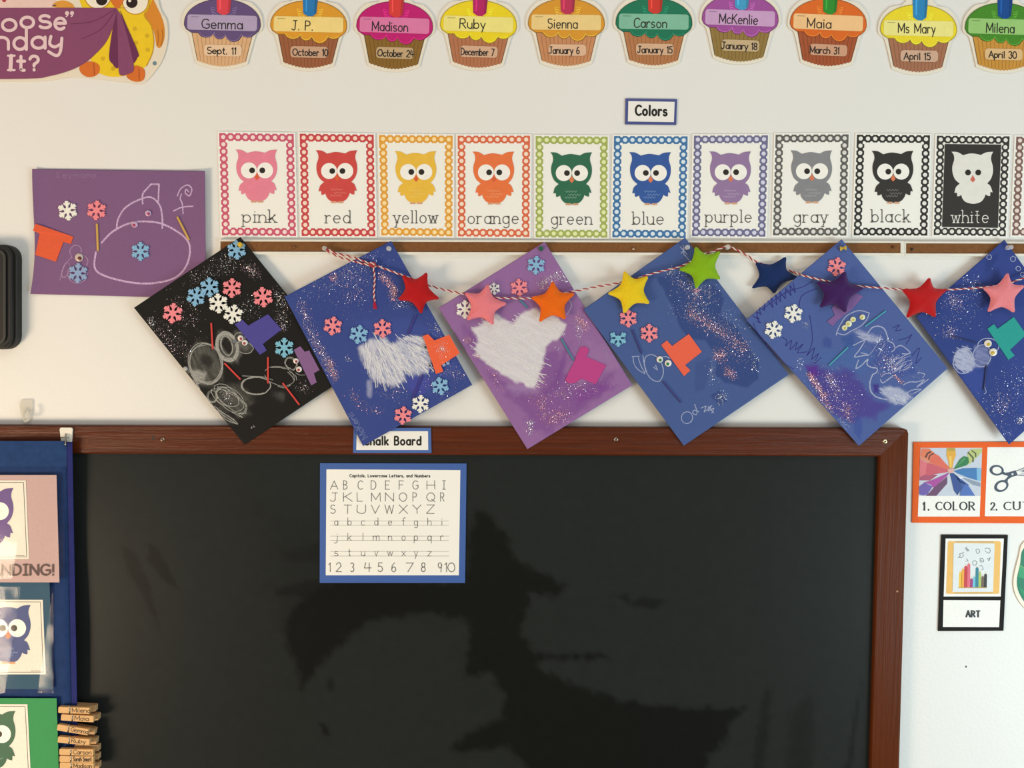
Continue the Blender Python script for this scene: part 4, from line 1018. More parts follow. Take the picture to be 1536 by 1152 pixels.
# ------------------------------------------------------------------ black picture
K = crop(190, 340, 3.387); KD = crop(270, 470, 6.4); f = lambda x, y: K((x, y))[0]; g = lambda x, y: KD((x, y))[0]
q = [(360.6,355.4),(526.6,560.8),(367,667.2),(201,461.6)]
dep = sheetdepth(0, q, .0025)
smear = [(KD((80,380),(150,300),(250,285),(340,350),(400,470),(400,620),(300,690),(180,680),(90,560)), '7A7A74', .5, 14, (70, 20, 2, .6)),
         (KD((95,540),(240,580),(220,660),(140,650)), 'B8B8B2', .7, 9, (30, 14, 2, .5)),
         (KD((370,700),(560,700),(680,800),(640,960),(560,1000),(430,900),(330,830)), '66665F', .6, 16, (40, 16, 2, .6)),
         (KD((900,740),(990,760),(980,820),(890,790)), '5A5A58', .5, 12, None), (KD((390,190),(500,200),(590,300),(560,460),(470,470),(340,310)), '8A8A84', .5, 10, (70, 14, 2, .6)),
         (KD((440,230),(500,300),(500,390),(450,380),(405,290)), '1C1B1A', .95, 5, None), (KD((210,400),(290,400),(330,470),(280,520),(210,480)), '232220', .8, 8, None),
         (KD((540,180),(600,190),(690,300),(680,380),(560,360)), '8A8A84', .45, 9, (60, 12, 2, .6)),
         (KD((280,830),(350,900),(560,1060),(470,1040),(340,940)), '6A6A66', .35, 8, None)]
a = Art('snowmen_picture', 'black sheet pinned by a corner with chalk snowmen and two paper hats', q, '1D1C1B', smear, dep, group='children\'s winter pictures')
def ch1(mb, d, m):
    for k in range(4): scrib(mb, *g(452,318), 15, 21, -18, 2, 1.4, d, m, .14, seed=k)
    scrib(mb, *g(450,310), 8.5, 15, -15, 2, 1.2, d, m, .08, seed=9)
    for k in range(3): scrib(mb, *g(243,482), 24, 30, -20, 1.4, 1.1, d, m, .08, a0=200*k, seed=20+k)
    scrib(mb, *g(615,330), 14, 9, 20, 2, 1.1, d, m, .12, seed=31); scrib(mb, *g(570,230), 8, 7, 20, 1.2, 1.2, d, m, .1, seed=32)
    for p in (((100,560),(240,590),(150,640),(215,650),(140,690)), ((140,640),(190,725)), ((110,590),(170,660))): mb.ribbon(sm(KD(*p), 3, False), 1.5, d, m)
    for k in range(2): scrib(mb, *g(735,692), 22, 13, 0, 1.4, 1.2, d, m, .07, a0=60+90*k, seed=40+k)
    scrib(mb, *g(950,600), 23, 14, 12, 1.0, .8, d, m, .08, a0=190, seed=44)
    for k in range(3): scrib(mb, *g(450+k*22,790+k*30), 22, 13, 35, 1.8, .9, d, m, .22, a0=70*k, seed=50+k)
    scrib(mb, *g(310,800), 7, 8, 0, 2.5, .9, d, m, .2, seed=60)
    for p in (((290,860),(360,940),(450,1000),(550,1065)), ((330,890),(420,960),(520,1020)), ((360,930),(470,990),(555,1062),(440,1020),(400,960)), ((500,950),(600,1000),(560,960),(640,960))): mb.ribbon(sm(KD(*p), 3, False), 1.0, d, m)
    scrib(mb, *g(1060,480), 8, 9, 0, 3, .7, d, m, .3, seed=70)
    for p in (((1035,565),(1080,610),(1090,640)), ((1050,560),(1110,600),(1118,640)), ((1110,570),(1150,592),(1200,590)), ((875,520),(960,520),(1010,535)), ((940,700),(1000,715),(1060,690)), ((600,600),(700,605),(800,610),(890,640))): mb.ribbon(sm(KD(*p), 3, False), .9, d, m)
a.chalk(ch1, h='B4B4AE')
mb = MB(); mb.dome(*g(52,532), 3.6, a.up(.0005), .003, M('B8B8B2', 'foam'), 10, 3); mb.build('cotton_ball', a.t)
mb = MB(); mb.disc(*g(525,268), 3.6, a.up(.001), M('6A7078', 'matte'), 10, ry=2.4, t=.0015); mb.build('gray_bead', a.t)
a.flakes([('blue',*f(558,118),14.2),('pink',*f(534,312),14.4),('blue',*f(352,355),14.2),('pink',*f(233,440),15),('white',*f(540,445),14.4),('pink',*f(692,358),15),('sky',*f(800,615),14.5)])
a.d2 = a.up; a.up = lambda k: a.d2(k+.0024)
a.flakes([('blue',*f(420,308),14.4),('white',*f(465,390),14.6)]); a.up = a.d2
a.hat(KD((525,105),(598,62),(655,118),(845,8),(975,155),(795,295),(832,355),(768,398)), '4E4896', 'violet-blue paper hat')
a.hat(KD((1092,350),(1155,315),(1198,370),(1240,355),(1340,545),(1285,575),(1312,662),(1260,692)), '84608F', 'mauve paper hat')
a.sticks([KD((298,92),(313,345)), KD((425,478),(580,635)), KD((843,420),(843,672)), KD((985,670),(1145,878))], 'CC3A32', 2.3)
a.eyes([(*g(580,238),4.3),(*g(622,282),4.3),(*g(1112,457),4.1),(*g(1142,537),4.3)], 'A23A48')
a.glitter([([f(330,280),f(470,190),f(560,170)],9,150,'w'), ([f(610,200),f(660,250)],5,90,'m'), ([f(120,470),f(130,510)],4,45,'w'), ([f(150,520),f(280,640)],12,170,'m'), ([f(760,340),f(800,380),f(790,500)],6,120,'w'), ([f(250,400),f(350,480)],13,90,'m'),
           ([g(420,740),g(470,840)],5,60,'w'), ([g(700,1087)],1.6,8,'w'), ([g(1150,700),g(1210,740)],5,30,'m'), ([g(950,50),g(1010,150)],3,30,'m'), ([f(600,400),f(650,430)],10,50,'w')], 3)

# ------------------------------------------------------------------ blue picture with furry chalk snowman
K = crop(420, 340, 3.29); f = lambda x, y: K((x, y))[0]
q = [(586.6,361.3),(708.3,577.2),(544.6,669),(426.7,444.8)]
dep = sheetdepth(.0045, q, .003)
fur1 = K((390,600),(440,562),(520,552),(575,585),(580,640),(600,700),(620,760),(560,785),(500,775),(450,745),(405,650))
fur2 = K((560,580),(605,540),(700,540),(735,560),(745,690),(720,725),(640,735),(585,690))
a = Art('furry_snowman_picture', 'royal-blue sheet with a shaggy white chalk snowman in an orange hat', q, '3A4A8C',
    [(K((380,470),(620,450),(800,520),(880,700),(760,820),(600,800),(420,720)), '42529A', .6, 10, None), (K((90,380),(200,330),(560,230),(620,380),(300,430),(150,560)), '354488', .5, 14, None),
     (K((640,740),(700,730),(760,760),(700,830),(640,820)), '4A4AA4', .6, 9, None),
     (fur1, 'DADBE4', .8, 7, (62, 16, 1.6, .55)), (fur2, 'DADBE4', .8, 7, (25, 16, 1.6, .6)), (K((430,760),(450,760),(445,840),(430,830)), 'B8BCD8', .5, 6, None)], dep, group='children\'s winter pictures')
a.chalk(lambda mb, d, m: (hatch(mb, fur1, 65, 120, 1.0, d, m, (14, 30), 2, org=f(430,480)), hatch(mb, fur2, 30, 100, 1.0, d, m, (12, 26), 4, org=f(520,500))), h='ECECF0')
a.chalk(lambda mb, d, m: text(mb, 'McKenli', (551.5,655), (528,618), 9, 1.1, d, m, jit=.03), h='A8B4DC', kind='faint', name='name_writing')
a.flakes([('pink',*f(260,490),13.9),('blue',*f(388,532),13.9),('pink',*f(506,503),13.7),('blue',*f(790,787),13.2),('white',*f(693,875),13.2),('pink',*f(607,932),13.4),('paleblue',*f(812,660),9)])
a.sticks([K((672,436),(632,532)), K((705,730),(655,850))], '3A2E86', 2.0)
a.eyes([(*f(716,592),3.6),(*f(741,684),3.0)], '2A2E38', '98A4B4')
a.up0 = a.up; a.up = lambda k: a.up0(k+.002)
a.hat(K((705,540),(730,530),(762,562),(835,533),(887,625),(795,685),(806,715),(770,727)), 'EC6440', 'orange paper hat'); a.up = a.up0
a.glitter([([f(495,235),f(560,300),f(560,360)],3.6,330,'p'), ([f(100,370),f(150,520),f(210,630),f(270,740)],5,420,'m'), ([f(240,660),f(275,750)],3.5,150,'p'), ([f(130,340),f(330,230),f(480,160)],11,200,'w'), ([f(330,210),f(400,300),f(300,380)],13,180,'m'),
   ([f(265,250)],3.5,60,'p'), ([f(560,380),f(640,390)],4,40,'w'), ([f(470,790),f(600,830)],7,70,'m'), ([f(350,820),f(390,880),f(500,910)],5,90,'p'), ([f(760,480),f(800,520),f(850,560)],6,70,'w'), ([f(330,650),f(350,660)],2.5,14,'w'),
   ([f(790,600)],5,40,'w'), ([f(830,700),f(900,750)],5,60,'m'), ([f(720,750),f(850,830)],9,80,'m')], 5)

a.glitter([([f(800,580),f(800,640)],6,60,'w'), ([f(800,600)],3,30,'w')], 6, lift=.0042)

# ------------------------------------------------------------------ violet picture with chalk heart-shaped patch
K = crop(650, 350, 3.49); f = lambda x, y: K((x, y))[0]
q = [(817,362.8),(948.4,577.8),(791,673.8),(658,461.7)]
dep = sheetdepth(.0002, q, .0028)
heart = K((205,500),(250,480),(330,420),(350,440),(420,470),(450,440),(470,415),(540,398),(620,425),(695,480),(655,545),(590,590),(575,690),(530,810),(500,800),(400,765),(300,700),(222,640),(232,560))
a = Art('white_patch_picture', 'violet sheet with a large white chalk patch and a magenta hat', q, '92699E',
    [(K((150,480),(240,500),(260,700),(420,820),(600,820),(680,640),(720,560),(680,700),(760,800),(860,770),(950,720),(880,850),(600,1050),(520,1030),(440,900),(300,760),(180,560)), '7E5090', .75, 12, None),
     (K((560,640),(640,610),(690,680),(660,800),(580,850)), '74468C', .5, 9, None), (K((800,560),(960,640),(960,720),(880,700),(820,650)), '9C76A6', .5, 14, None),
     (K((740,820),(860,780),(960,800),(760,900)), '7C4090', .6, 10, None), (K((350,800),(520,790),(540,830),(420,830)), 'A88CB8', .5, 12, None),
     (heart, 'DEDBDD', .95, 6, (28, 22, 2.2, .2))], dep, group='children\'s winter pictures')
a.chalk(lambda mb, d, m: hatch(mb, heart, 30, 230, 1.1, d, m, (12, 30), 6), h='E9E7E8')
a.chalk(lambda mb, d, m: mb.ribbon(sm(K((700,335),(724,375),(700,425)), 4, False), 1.5, d, m), h='C8B0D4', name='chalk_arc')
a.chalk(lambda mb, d, m: text(mb, 'Rem', f(872,590), f(915,668), 9, 1.0, d, m), h='B8A0CC', kind='faint', name='name_writing')
a.flakes([('blue',*f(538,167),13.6),('pink',*f(450,285),13.2),('white',*f(165,398),13.4),('white',*f(318,290),9)])
a.sticks([K((440,335),(493,390)), K((668,550),(735,665))], '3E7E94', 2.4)
a.hat(sm(K((770,595),(815,605),(800,645,1),(905,690,1),(850,790,1),(775,760,1),(735,785),(690,770),(735,680)), 2), 'BA4488', 'magenta paper hat')
a.glitter([([f(560,280),f(600,240),f(670,215),f(700,250)],4,240,'w'), ([f(760,440),f(800,500)],4,140,'p'), ([f(740,450),f(770,560)],3,60,'w'), ([f(180,560)],3.2,45,'p'), ([f(235,640)],2,18,'p'), ([f(290,690),f(350,820)],4,50,'p'), ([f(510,980),f(505,1050)],2.6,80,'w'),
   ([f(600,980),f(700,940)],6,220,'p'), ([f(560,850),f(580,950)],5,110,'p'), ([f(640,860),f(720,800),f(850,810)],7,170,'m'), ([f(650,600)],3,10,'w'), ([f(500,860),f(600,740)],7,50,'p')], 8)

# ------------------------------------------------------------------ blue picture with glitter band
K = crop(870, 350, 3.49); f = lambda x, y: K((x, y))[0]
q = [(1027.6,356.3),(1183,562),(1025.6,668.6),(875,464.2)]
dep = sheetdepth(.0026, q, .0022)
a = Art('small_snowman_picture', 'blue sheet with a glitter band, orange hat and green googly eyes', q, '475C92',
    [(K((400,230),(520,205),(600,300),(700,262),(755,340),(730,430),(830,500),(880,590),(935,670),(935,760),(870,808),(760,780),(700,740),(720,650),(650,560),(560,545),(520,480),(490,400),(440,300)), '33467E', .85, 4, None),
     (K((600,680),(680,640),(690,720),(650,820),(600,830)), '3A4C86', .5, 5, None), (K((680,850),(730,820),(775,880),(730,900)), '33467E', .8, 4, None)], dep, group='children\'s winter pictures')
def ch4(mb, d, m):
    scrib(mb, *f(388,703), 13, 21, -22, 1.15, 1.3, d, m, .05, seed=1)
    for p in (((272,645),(310,643)), ((278,648),(282,680),(300,710),(338,735)), ((305,650),(318,690),(340,732)), ((330,640),(335,680),(350,730)), ((385,700),(405,715),(395,690)), ((410,650),(450,645),(470,655))): mb.ribbon(sm(K(*p), 3, False), 1.2, d, m)
    scrib(mb, *f(560,965), 8.5, 8.8, 0, 1.2, 1.1, d, m, .06, seed=3)
    for p in (((600,895),(612,930),(608,950),(590,940),(600,925),(622,935)), ((635,915),(660,905),(650,935),(690,900),(670,930),(700,915),(690,940)), ((670,905),(700,940))): mb.ribbon(sm(K(*p), 3, False), 1.2, d, m)
    for p in (((525,70),(560,110)), ((560,65),(530,105)), ((540,60),(545,115)), ((550,115),(570,140))): mb.ribbon(K(*p), 1.1, d, m)
a.chalk(ch4, h='B6C0E0')
a.flakes([('pink',*f(253,445),13.4),('pink',*f(363,523),13.6)])
mb = MB(); flake(mb, *f(200,548), 13, a.up(.0004), FLAKE['sky'], R(30), skip=(4,)); mb.build('foam_snowflake', a.t, label='light blue foam snowflake missing one arm')
a.hat(K((425,585),(455,560),(482,590),(570,527),(638,620),(550,690),(578,717),(545,748)), 'E8644A', 'orange paper hat')
a.sticks([K((273,505),(323,628)), K((435,775),(528,885))], '352F74', 1.8)
a.eyes([(*f(418,660),4.9),(*f(462,680),5.1)], '2E7A4A')
a.glitter([([f(500,230),f(600,300),f(620,380)],6,180,'m'), ([f(480,205)],3.5,30,'w'), ([f(610,300)],3,60,'p'), ([f(570,400),f(640,460),f(740,520),f(870,600)],5.5,480,'p'), ([f(520,350),f(700,470),f(820,480)],12,220,'w'), ([f(730,640)],6,160,'p'), ([f(760,720),f(810,745)],4,130,'p'),
   ([f(900,620),f(920,720)],4,40,'w'), ([f(740,850),f(740,870)],4.5,60,'w'), ([f(680,690),f(700,780)],4,40,'w'), ([f(800,560),f(830,650)],8,90,'m'), ([f(620,270),f(700,330)],7,80,'w')], 11)

# ------------------------------------------------------------------ blue picture with purple scribbles
K = crop(1110, 350, 3.49); KC = crop(1230, 440, 6.4); KE = crop(1130, 420, 4.606); f = lambda x, y: K((x, y))[0]; g = lambda x, y: KC((x, y))[0]; e_ = lambda x, y: KE((x, y))[0]
q = [(1262.4,358.8),(1421.7,552.5),(1288.2,668.8),(1119,479.5)]
lift5 = lambda x, y: .006*min(1, max(0, (1235-x)/75))**1.5 * (1 if y < 520 else max(0, 1-(y-520)/90))
dep = sheetdepth(.0052, q, .001, lift5)
spur = K((340,700),(400,690),(460,722),(560,705),(620,760),(680,850),(770,905),(700,965),(600,985),(500,950),(430,880),(370,780))
a = Art('purple_scribble_picture', 'blue sheet with purple scribbles, yellow googly eyes and a mauve hat', q, '4E619C',
    [(spur, '4C3A8C', .75, 12, None), (K((345,690),(400,695),(420,740),(370,760)), '5A2A8C', .8, 7, None), (K((440,540),(480,545),(480,600),(440,590)), '35488E', .6, 6, None), (K((530,540),(590,530),(600,590),(550,600)), '2F5090', .6, 7, None),
     (K((400,640),(560,590),(700,640),(660,720),(480,710)), '4668A4', .5, 18, None), (KC((560,440),(720,470),(880,600),(900,760),(760,840),(600,740),(470,680)), '3A4A94', .5, 14, None),
     (KC((580,910),(700,890),(880,970),(820,1050),(720,1070),(600,980)), 'D4D8E0', .85, 7, (40, 10, 1.8, .6)), (KC((330,370),(370,350),(460,380),(600,440),(560,470),(400,440)), 'BFC2DC', .6, 6, (20, 10, 1.8, .5)), (KC((510,880),(560,880),(560,960),(515,950)), '3E1F80', .8, 6, None),
     (K((590,940),(640,980),(630,1080),(600,1040)), '3A4E98', .6, 6, None)], dep, group='children\'s winter pictures')
def mk5(mb, d, m):
    rnd = random.Random(4)
    for x0, y0, x1, y1, n, am in ((80,445,130,380,6,12),(150,375,290,280,12,22),(100,470,90,440,3,8)):
        pts = [(x0+(x1-x0)*i/n+rnd.uniform(-6,6)+(8 if i % 2 else -8), y0+(y1-y0)*i/n+(am if i % 2 else -am)) for i in range(n+1)]; mb.ribbon(K(*pts), 1.4, d, m)
    for p in (((222,545),(245,560),(240,590),(270,560),(262,610),(300,570),(290,610),(330,580),(300,625),(350,620)), ((350,640),(390,600),(375,660),(410,630),(390,680),(425,650)), ((70,470),(85,510),(120,560),(180,630),(230,680),(280,710)), ((310,420),(320,330),(400,290)), ((365,430),(380,560),(350,640)), ((800,495),(835,480),(815,510),(845,505)), ((830,560),(880,545),(900,530),(870,580)), ((900,640),(940,600),(920,680),(950,650)), ((120,395),(240,310),(330,280),(380,250))):
        mb.ribbon(sm(K(*p), 3, False), 1.2, d, m)
a.chalk(mk5, h='3A2E88', kind='marker', name='marker_scribble')
def ch5(mb, d, m):
    for p, w_ in ((((155,400,1),(180,330),(240,230),(300,190),(380,165),(472,188,1),(450,250),(390,315),(300,360),(235,398),(160,380)), 1.4), (((460,380),(500,330),(560,315),(620,345),(655,440)), 1.8), (((320,500),(400,460),(470,430)), 1.6),
        (((430,460),(380,540),(330,610),(400,600),(460,590),(395,570)), 1.6), (((370,640),(345,720),(400,690),(460,630),(450,680),(490,710),(545,720),(545,755),(505,780)), 1.7), (((505,780),(480,850),(485,930),(520,980),(570,1005),(640,1020)), 1.9),
        (((650,455),(700,480),(720,530),(690,560)), 1.5), (((730,520),(780,500),(860,560),(850,580),(790,580)), 1.5), (((580,830),(600,860),(650,830),(700,790)), 1.6), (((590,800),(630,770),(680,770)), 1.2), (((800,880),(860,850),(930,850),(1000,830),(930,900),(1040,825)), 1.4),
        (((820,970),(880,930),(970,920),(900,960)), 1.3), (((940,760),(1005,775),(985,810)), 1.1), (((560,470),(500,560),(460,600)), .8), (((620,480),(560,600)), .8), (((880,640),(800,670),(760,760)), .8), (((760,590),(700,640),(690,720),(760,720),(800,660)), .9)):
        mb.ribbon(sm(KC(*p), 3, False), w_, d, m)
    hatch(mb, KC((580,910),(700,890),(880,970),(820,1050),(720,1070),(600,980)), 25, 36, 1.4, d, m, (8, 18), 8)
    hatch(mb, KC((340,360),(600,430),(600,480),(380,440)), 15, 24, 1.2, d, m, (6, 14), 9)
    hatch(mb, KC((640,600),(860,580),(880,740),(700,760)), -30, 24, .8, d, m, (8, 18), 10)
a.chalk(ch5, h='BCC2E0')
a.chalk(lambda mb, d, m: text(mb, 'MC', f(512,980), f(560,1030), 6, 1.1, d, m), h='B8C4E4', kind='faint', name='name_writing')
a.flakes([('pink',*f(507,175),13.8),('white',*f(280,420),13.8),('white',*f(177,505),13.4)])
a.hat(K((455,462),(487,487),(505,462),(545,430),(590,395),(645,330),(580,300),(480,390),(497,428)), '7E5F98', 'mauve paper hat')
a.sticks([KC((635,168),(435,318)), KC((270,518),(88,693))], '3FA0B4', 1.8)
a.eyes([(*g(237,330),4.2),(*g(277,292),4.7),(*g(318,250),4.2),(*g(408,228),4.2)], 'C8C058', 'E4E4C4')
a.glitter([([e_(385,650),e_(440,730),e_(500,810)],2.6,330,'p'), ([e_(470,820),e_(540,920)],5,160,'p'), ([e_(520,650),e_(540,700),e_(590,800)],4,150,'m'), ([e_(620,860),e_(670,960)],6,120,'p'), ([e_(480,650),e_(680,900)],16,130,'w'), ([e_(320,550),e_(330,610)],3.2,24,'w'), ([e_(360,310)],3,16,'w'),
   ([e_(340,760),e_(450,880)],2,30,'w'), ([g(560,480),g(620,500)],7,60,'w'), ([g(600,640),g(700,720)],9,170,'m'), ([g(715,785),g(785,860)],1.6,70,'p'), ([g(850,740),g(950,780)],8,20,'w')], 13)

# ------------------------------------------------------------------ blue picture at the right edge
K = crop(1356, 350, 3.49); f = lambda x, y: K((x, y))[0]
q = [(1506.4,359.5),(1645,550),(1513.6,666.8),(1374.2,475)]
dep = sheetdepth(0, q, .002)
a = Art('teal_hat_picture', 'dark blue sheet with a teal hat and chalk ghost at the right edge', q, '35468A',
    [(K((420,130),(490,110),(480,160),(430,200)), '2C3C78', .7, 6, None), (K((70,440),(200,330),(420,300),(540,700),(600,1000),(500,1000),(300,780)), '2F407E', .5, 20, None), (K((300,700),(400,690),(430,800),(380,860),(320,780)), '3E52A0', .5, 14, None),
     (K((258,660),(275,610),(330,590),(365,640),(370,700),(330,728),(280,710)), 'C8CCE0', .75, 5, (20, 12, 1.6, .5)), (K((370,590),(430,590),(455,650),(440,690),(370,700)), 'A8AED0', .5, 6, (20, 12, 1.6, .6))], dep, group='children\'s winter pictures')
def ch6(mb, d, m):
    scrib(mb, *f(312,665), 15, 19, 10, 1.1, 1.2, d, m, .05, seed=2); scrib(mb, *f(408,642), 13, 16, 10, 1.3, 1.1, d, m, .07, seed=5)
    scrib(mb, *f(440,590), 16, 12, 0, .8, 1.2, d, m, .05, a0=180, seed=7)
    hatch(mb, K((258,660),(275,610),(330,590),(365,640),(370,700),(330,728),(280,710)), 25, 24, 1.1, d, m, (8, 20), 3)
    for x, y, r in ((445,125,3.4),(570,135,4),(598,185,3.4),(540,75,3),(620,215,3)): scrib(mb, *f(x, y), r, r, 0, 1.3, .9, d, m, .1, seed=x)
    mb.ribbon(sm(K((418,790),(430,830),(420,840)), 3, False), .9, d, m)
a.chalk(ch6, h='C4CAE4')
a.hat(K((437,500),(470,475),(490,500),(575,438),(640,530),(555,610),(580,640),(547,662)), '2C9A92', 'teal paper hat')
a.sticks([K((250,538),(380,572)), K((433,688),(418,820))], '1E2450', 1.3)
a.eyes([(*f(440,577),5.6),(*f(468,622),5.9)], 'C8A838')
a.glitter([([f(240,330),f(290,380)],7,110,'m'), ([f(230,520),f(260,525)],5,70,'m'), ([f(340,250),f(380,300)],8,60,'w'), ([f(150,480),f(420,300)],22,140,'w'), ([f(500,850),f(540,930)],8,90,'m'), ([f(610,980)],4,60,'w'), ([f(530,1050),f(570,1060)],3,12,'w'), ([f(560,700),f(600,900)],14,90,'w'), ([f(430,860),f(560,1000)],16,80,'w')], 17)

# ------------------------------------------------------------------ twine garland
def cat3(pts, step):
    out = []
    for i in range(len(pts)-1):
        p1, p2 = pts[i], pts[i+1]; p0 = pts[i-1] if i else p1; p3 = pts[i+2] if i+2 < len(pts) else p2
        n = max(2, int((p2-p1).length/step))
        for k in range(n):
            t = k/n; out.append(.5*((2*p1)+(p2-p0)*t+(2*p0-5*p1+4*p2-p3)*t*t+(3*p1-p0-3*p2+p3)*t**3))
    out.append(pts[-1]); return out
tw = thing('twine_garland', 'red and white twisted twine strung between clear push pins', 'garland string', 800, 450, .02)
def strands(paths, which):
    mb = MB(); h = {'r': 'A82A34', 'w': 'EADAD2'}[which]
    for path, pitch in paths:
        pts = cat3([P(*p) for p in path], .0012); out = []; ph = 0 if which == 'r' else math.pi; acc = 0
        for i, p in enumerate(pts):
            if i: acc += (p-pts[i-1]).length
            t = (pts[min(i+1, len(pts)-1)]-pts[max(i-1, 0)]).normalized(); a_ = t.cross(Vector((0, 1, 0))).normalized(); b_ = t.cross(a_)
            g_ = ph + 2*math.pi*acc/pitch; out.append(p + (a_*math.cos(g_)+b_*math.sin(g_))*.00085)
        mb.tube(out, .00105, M(h, 'felt'), 6)
    return mb
D1 = .021
paths = [([(489,373,.012),(505,380,.014),(530,386,.016),(557,396,.019),(580,404,.020),(604,413,D1),(650,430,D1-.004),(697,441,D1),(735,446,D1),(770,447.5,D1),(797,447,D1),(845,440,D1-.004),(863,436.5,D1),(890,431,D1),(913,427,D1),(945,421,D1-.005),(973,412,D1),(1000,405,D1),(1020,400,D1),(1050,386,D1-.006),(1075,375,.014),(1090,370,.012),(1104,374,.012),(1122,384,.013),(1133,392,.008),(1150,398,.003),(1175,404,.003),(1190,408,.004)], .0135),
   ([(1190,408,.004),(1199,411,.018),(1206,413.5,.0275),(1228,419,.0265),(1262,426,.021),(1297,430,.0235),(1330,432.5,.022),(1354,434,.019),(1390,434.5,.015),(1421,434.5,.019),(1450,433,.021),(1476,431,.021),(1505,427,.017),(1530,419,.021),(1560,410,.021),(1600,398,.02)], .0135),
   ([(489,375,.012),(508,385,.0135),(535,393,.016),(558,399,.020)], .0135),
   ([(559,398,.0215),(562,415,.018),(561,440,.018),(562,452,.018)], .0095)]
strands(paths, 'r').build('red_strand', tw); strands(paths, 'w').build('white_strand', tw)
def knot(mb):
    for k in range(3):
        mb.tube([P(559+4.5*math.cos(a/8*6.28), 397+3.4*math.sin(a/8*6.28+k), .0225+.0012*math.cos(a+k)) for a in range(9)], .0013, M('A82A34' if k != 1 else 'EADAD2', 'felt'), 6)
part('knot', tw, knot)
def tassel(mb):
    for k in range(7): mb.tube([P(562, 450, .018), P(562+(k-3)*.5, 456, .0185+.0005*(k % 2)), P(563+(k-3)*.8, 463.5, .0182)], .0007, M('B01E3C', 'felt'), 5)
part('frayed_end', tw, tassel)

# ------------------------------------------------------------------ felt stars
def star(tips, h, label, d, H=.0062):
    cx = sum(p[0] for p in tips)/5; cy = sum(p[1] for p in tips)/5
    t = thing('felt_star', label, 'felt star', cx, cy, d, 'felt stars on the twine garland')
    out = []
    for i in range(5):
        a, b = tips[i], tips[(i+1) % 5]; mx_, my = (a[0]+b[0])/2, (a[1]+b[1])/2
        out.append((a[0], a[1], 't')); out.append((cx+(mx_-cx)*.67, cy+(my-cy)*.67, 'v'))
    pts = []
    n = len(out)
    for i in range(n):
        p0, p1, p2 = out[i-1], out[i], out[(i+1) % n]
        k = .4 if p1[2] == 't' else .26
        a = (p1[0]+(p0[0]-p1[0])*k, p1[1]+(p0[1]-p1[1])*k); b = (p1[0]+(p2[0]-p1[0])*k, p1[1]+(p2[1]-p1[1])*k)
        pl = (p1[0]*1.19-cx*.19, p1[1]*1.19-cy*.19) if p1[2] == 't' else p1
        for u in (0, .25, .5, .75, 1):
            pts.append(((1-u)**2*a[0]+2*u*(1-u)*pl[0]+u*u*b[0], (1-u)**2*a[1]+2*u*(1-u)*pl[1]+u*u*b[1]))
        for u in (.25, .5, .75):
            nx_ = out[(i+1) % n]; kk = .4 if nx_[2] == 't' else .26
            c = (nx_[0]+(p1[0]-nx_[0])*kk, nx_[1]+(p1[1]-nx_[1])*kk)
            pts.append((b[0]+(c[0]-b[0])*u, b[1]+(c[1]-b[1])*u))
    rnd = random.Random(int(cx)); ph = [rnd.uniform(0, 6) for _ in range(4)]
    N_ = len(pts); C0 = P(cx, cy, d)
    W0 = [P(x, y, d)-C0 for x, y in pts]
    out_np = [p for p in pts]
    def puff(mb):
        rings = (1, .97, .92, .85, .75, .62, .46, .28, .12)
        for sgn in (-1, 1):
            vs = []; fs = []
            xs = []; ys = []
            for s_ in rings:
                for (x, y) in pts: xs.append(cx+(x-cx)*s_*.975); ys.append(cy+(y-cy)*s_*.975)
            xs.append(cx); ys.append(cy)
            D = np.maximum(sdist(np.array(xs), np.array(ys), pts), 0)
            for x, y, di in zip(xs, ys, D):
                p = P(x, y, d); k = 1-math.exp(-di/5.0)
                hh = H*(1.22*k - .0) + .0005*math.sin(x/4.3+ph[0])*math.sin(y/5.1+ph[1])*k + .0003*math.sin(x/2.1+ph[2]+y/2.7)*k
                vs.append(Vector((p.x, p.y + sgn*hh, p.z)))
            R_ = len(rings)
            for r_ in range(R_-1):
                for i in range(N_): j = (i+1) % N_; fs.append((r_*N_+i, r_*N_+j, (r_+1)*N_+j, (r_+1)*N_+i))
            for i in range(N_): fs.append(((R_-1)*N_+i, (R_-1)*N_+(i+1) % N_, R_*N_))
            mb.add(vs, fs, M(h, 'felt'), True)
    part('stuffed_body', t, puff)
    def seam(mb):
        mb.poly(pts, d-.0009, M(h, 'felt'), .0018)
        for i in range(0, N_, 2):
            x, y = pts[i]; v = (x-cx, y-cy); L_ = math.hypot(*v); mb.ribbon([(x-v[0]/L_*2.2, y-v[1]/L_*2.2), (x+v[0]/L_*.2, y+v[1]/L_*.2)], .5, d+.0012, M(shade(h, .8), 'felt'), cap=False)
    part('stitched_seam', t, seam)
star([(640.4,408.4),(659,448),(631.8,470.7),(597,449.4),(603.3,413)], 'B5161A', 'stuffed red felt star nearest the twine knot', .026)
star([(732.2,426),(760.3,455.4),(739.7,487.5),(700,480.4),(697.3,439.4)], 'E87F88', 'stuffed pink felt star over the left corner of the violet picture', .024)
star([(829,421.6),(862,440.3),(848.3,479),(809,483.2),(796.7,446)], 'EA6A10', 'stuffed orange felt star', .024)
star([(936.5,406.4),(972.3,414.5),(974.6,455.4),(935.9,470.3),(911.5,440.3)], 'EAC81E', 'stuffed yellow felt star', .024)
star([(1043.4,370),(1080.6,377.2),(1080.6,418.8),(1044,433),(1018.4,404.4)], '86B318', 'stuffed lime green felt star', .024)
star([(1178.8,385),(1198.2,417.3),(1161.6,440.3),(1128,432.5),(1133.5,393.6)], '142C5E', 'stuffed navy felt star partly behind a blue picture', .0075, H=.0045)
star([(1267.6,406.7),(1296.2,431.7),(1268.5,469),(1229.8,461.2),(1224.6,423)], '3C1B58', 'stuffed dark purple felt star', .0275)
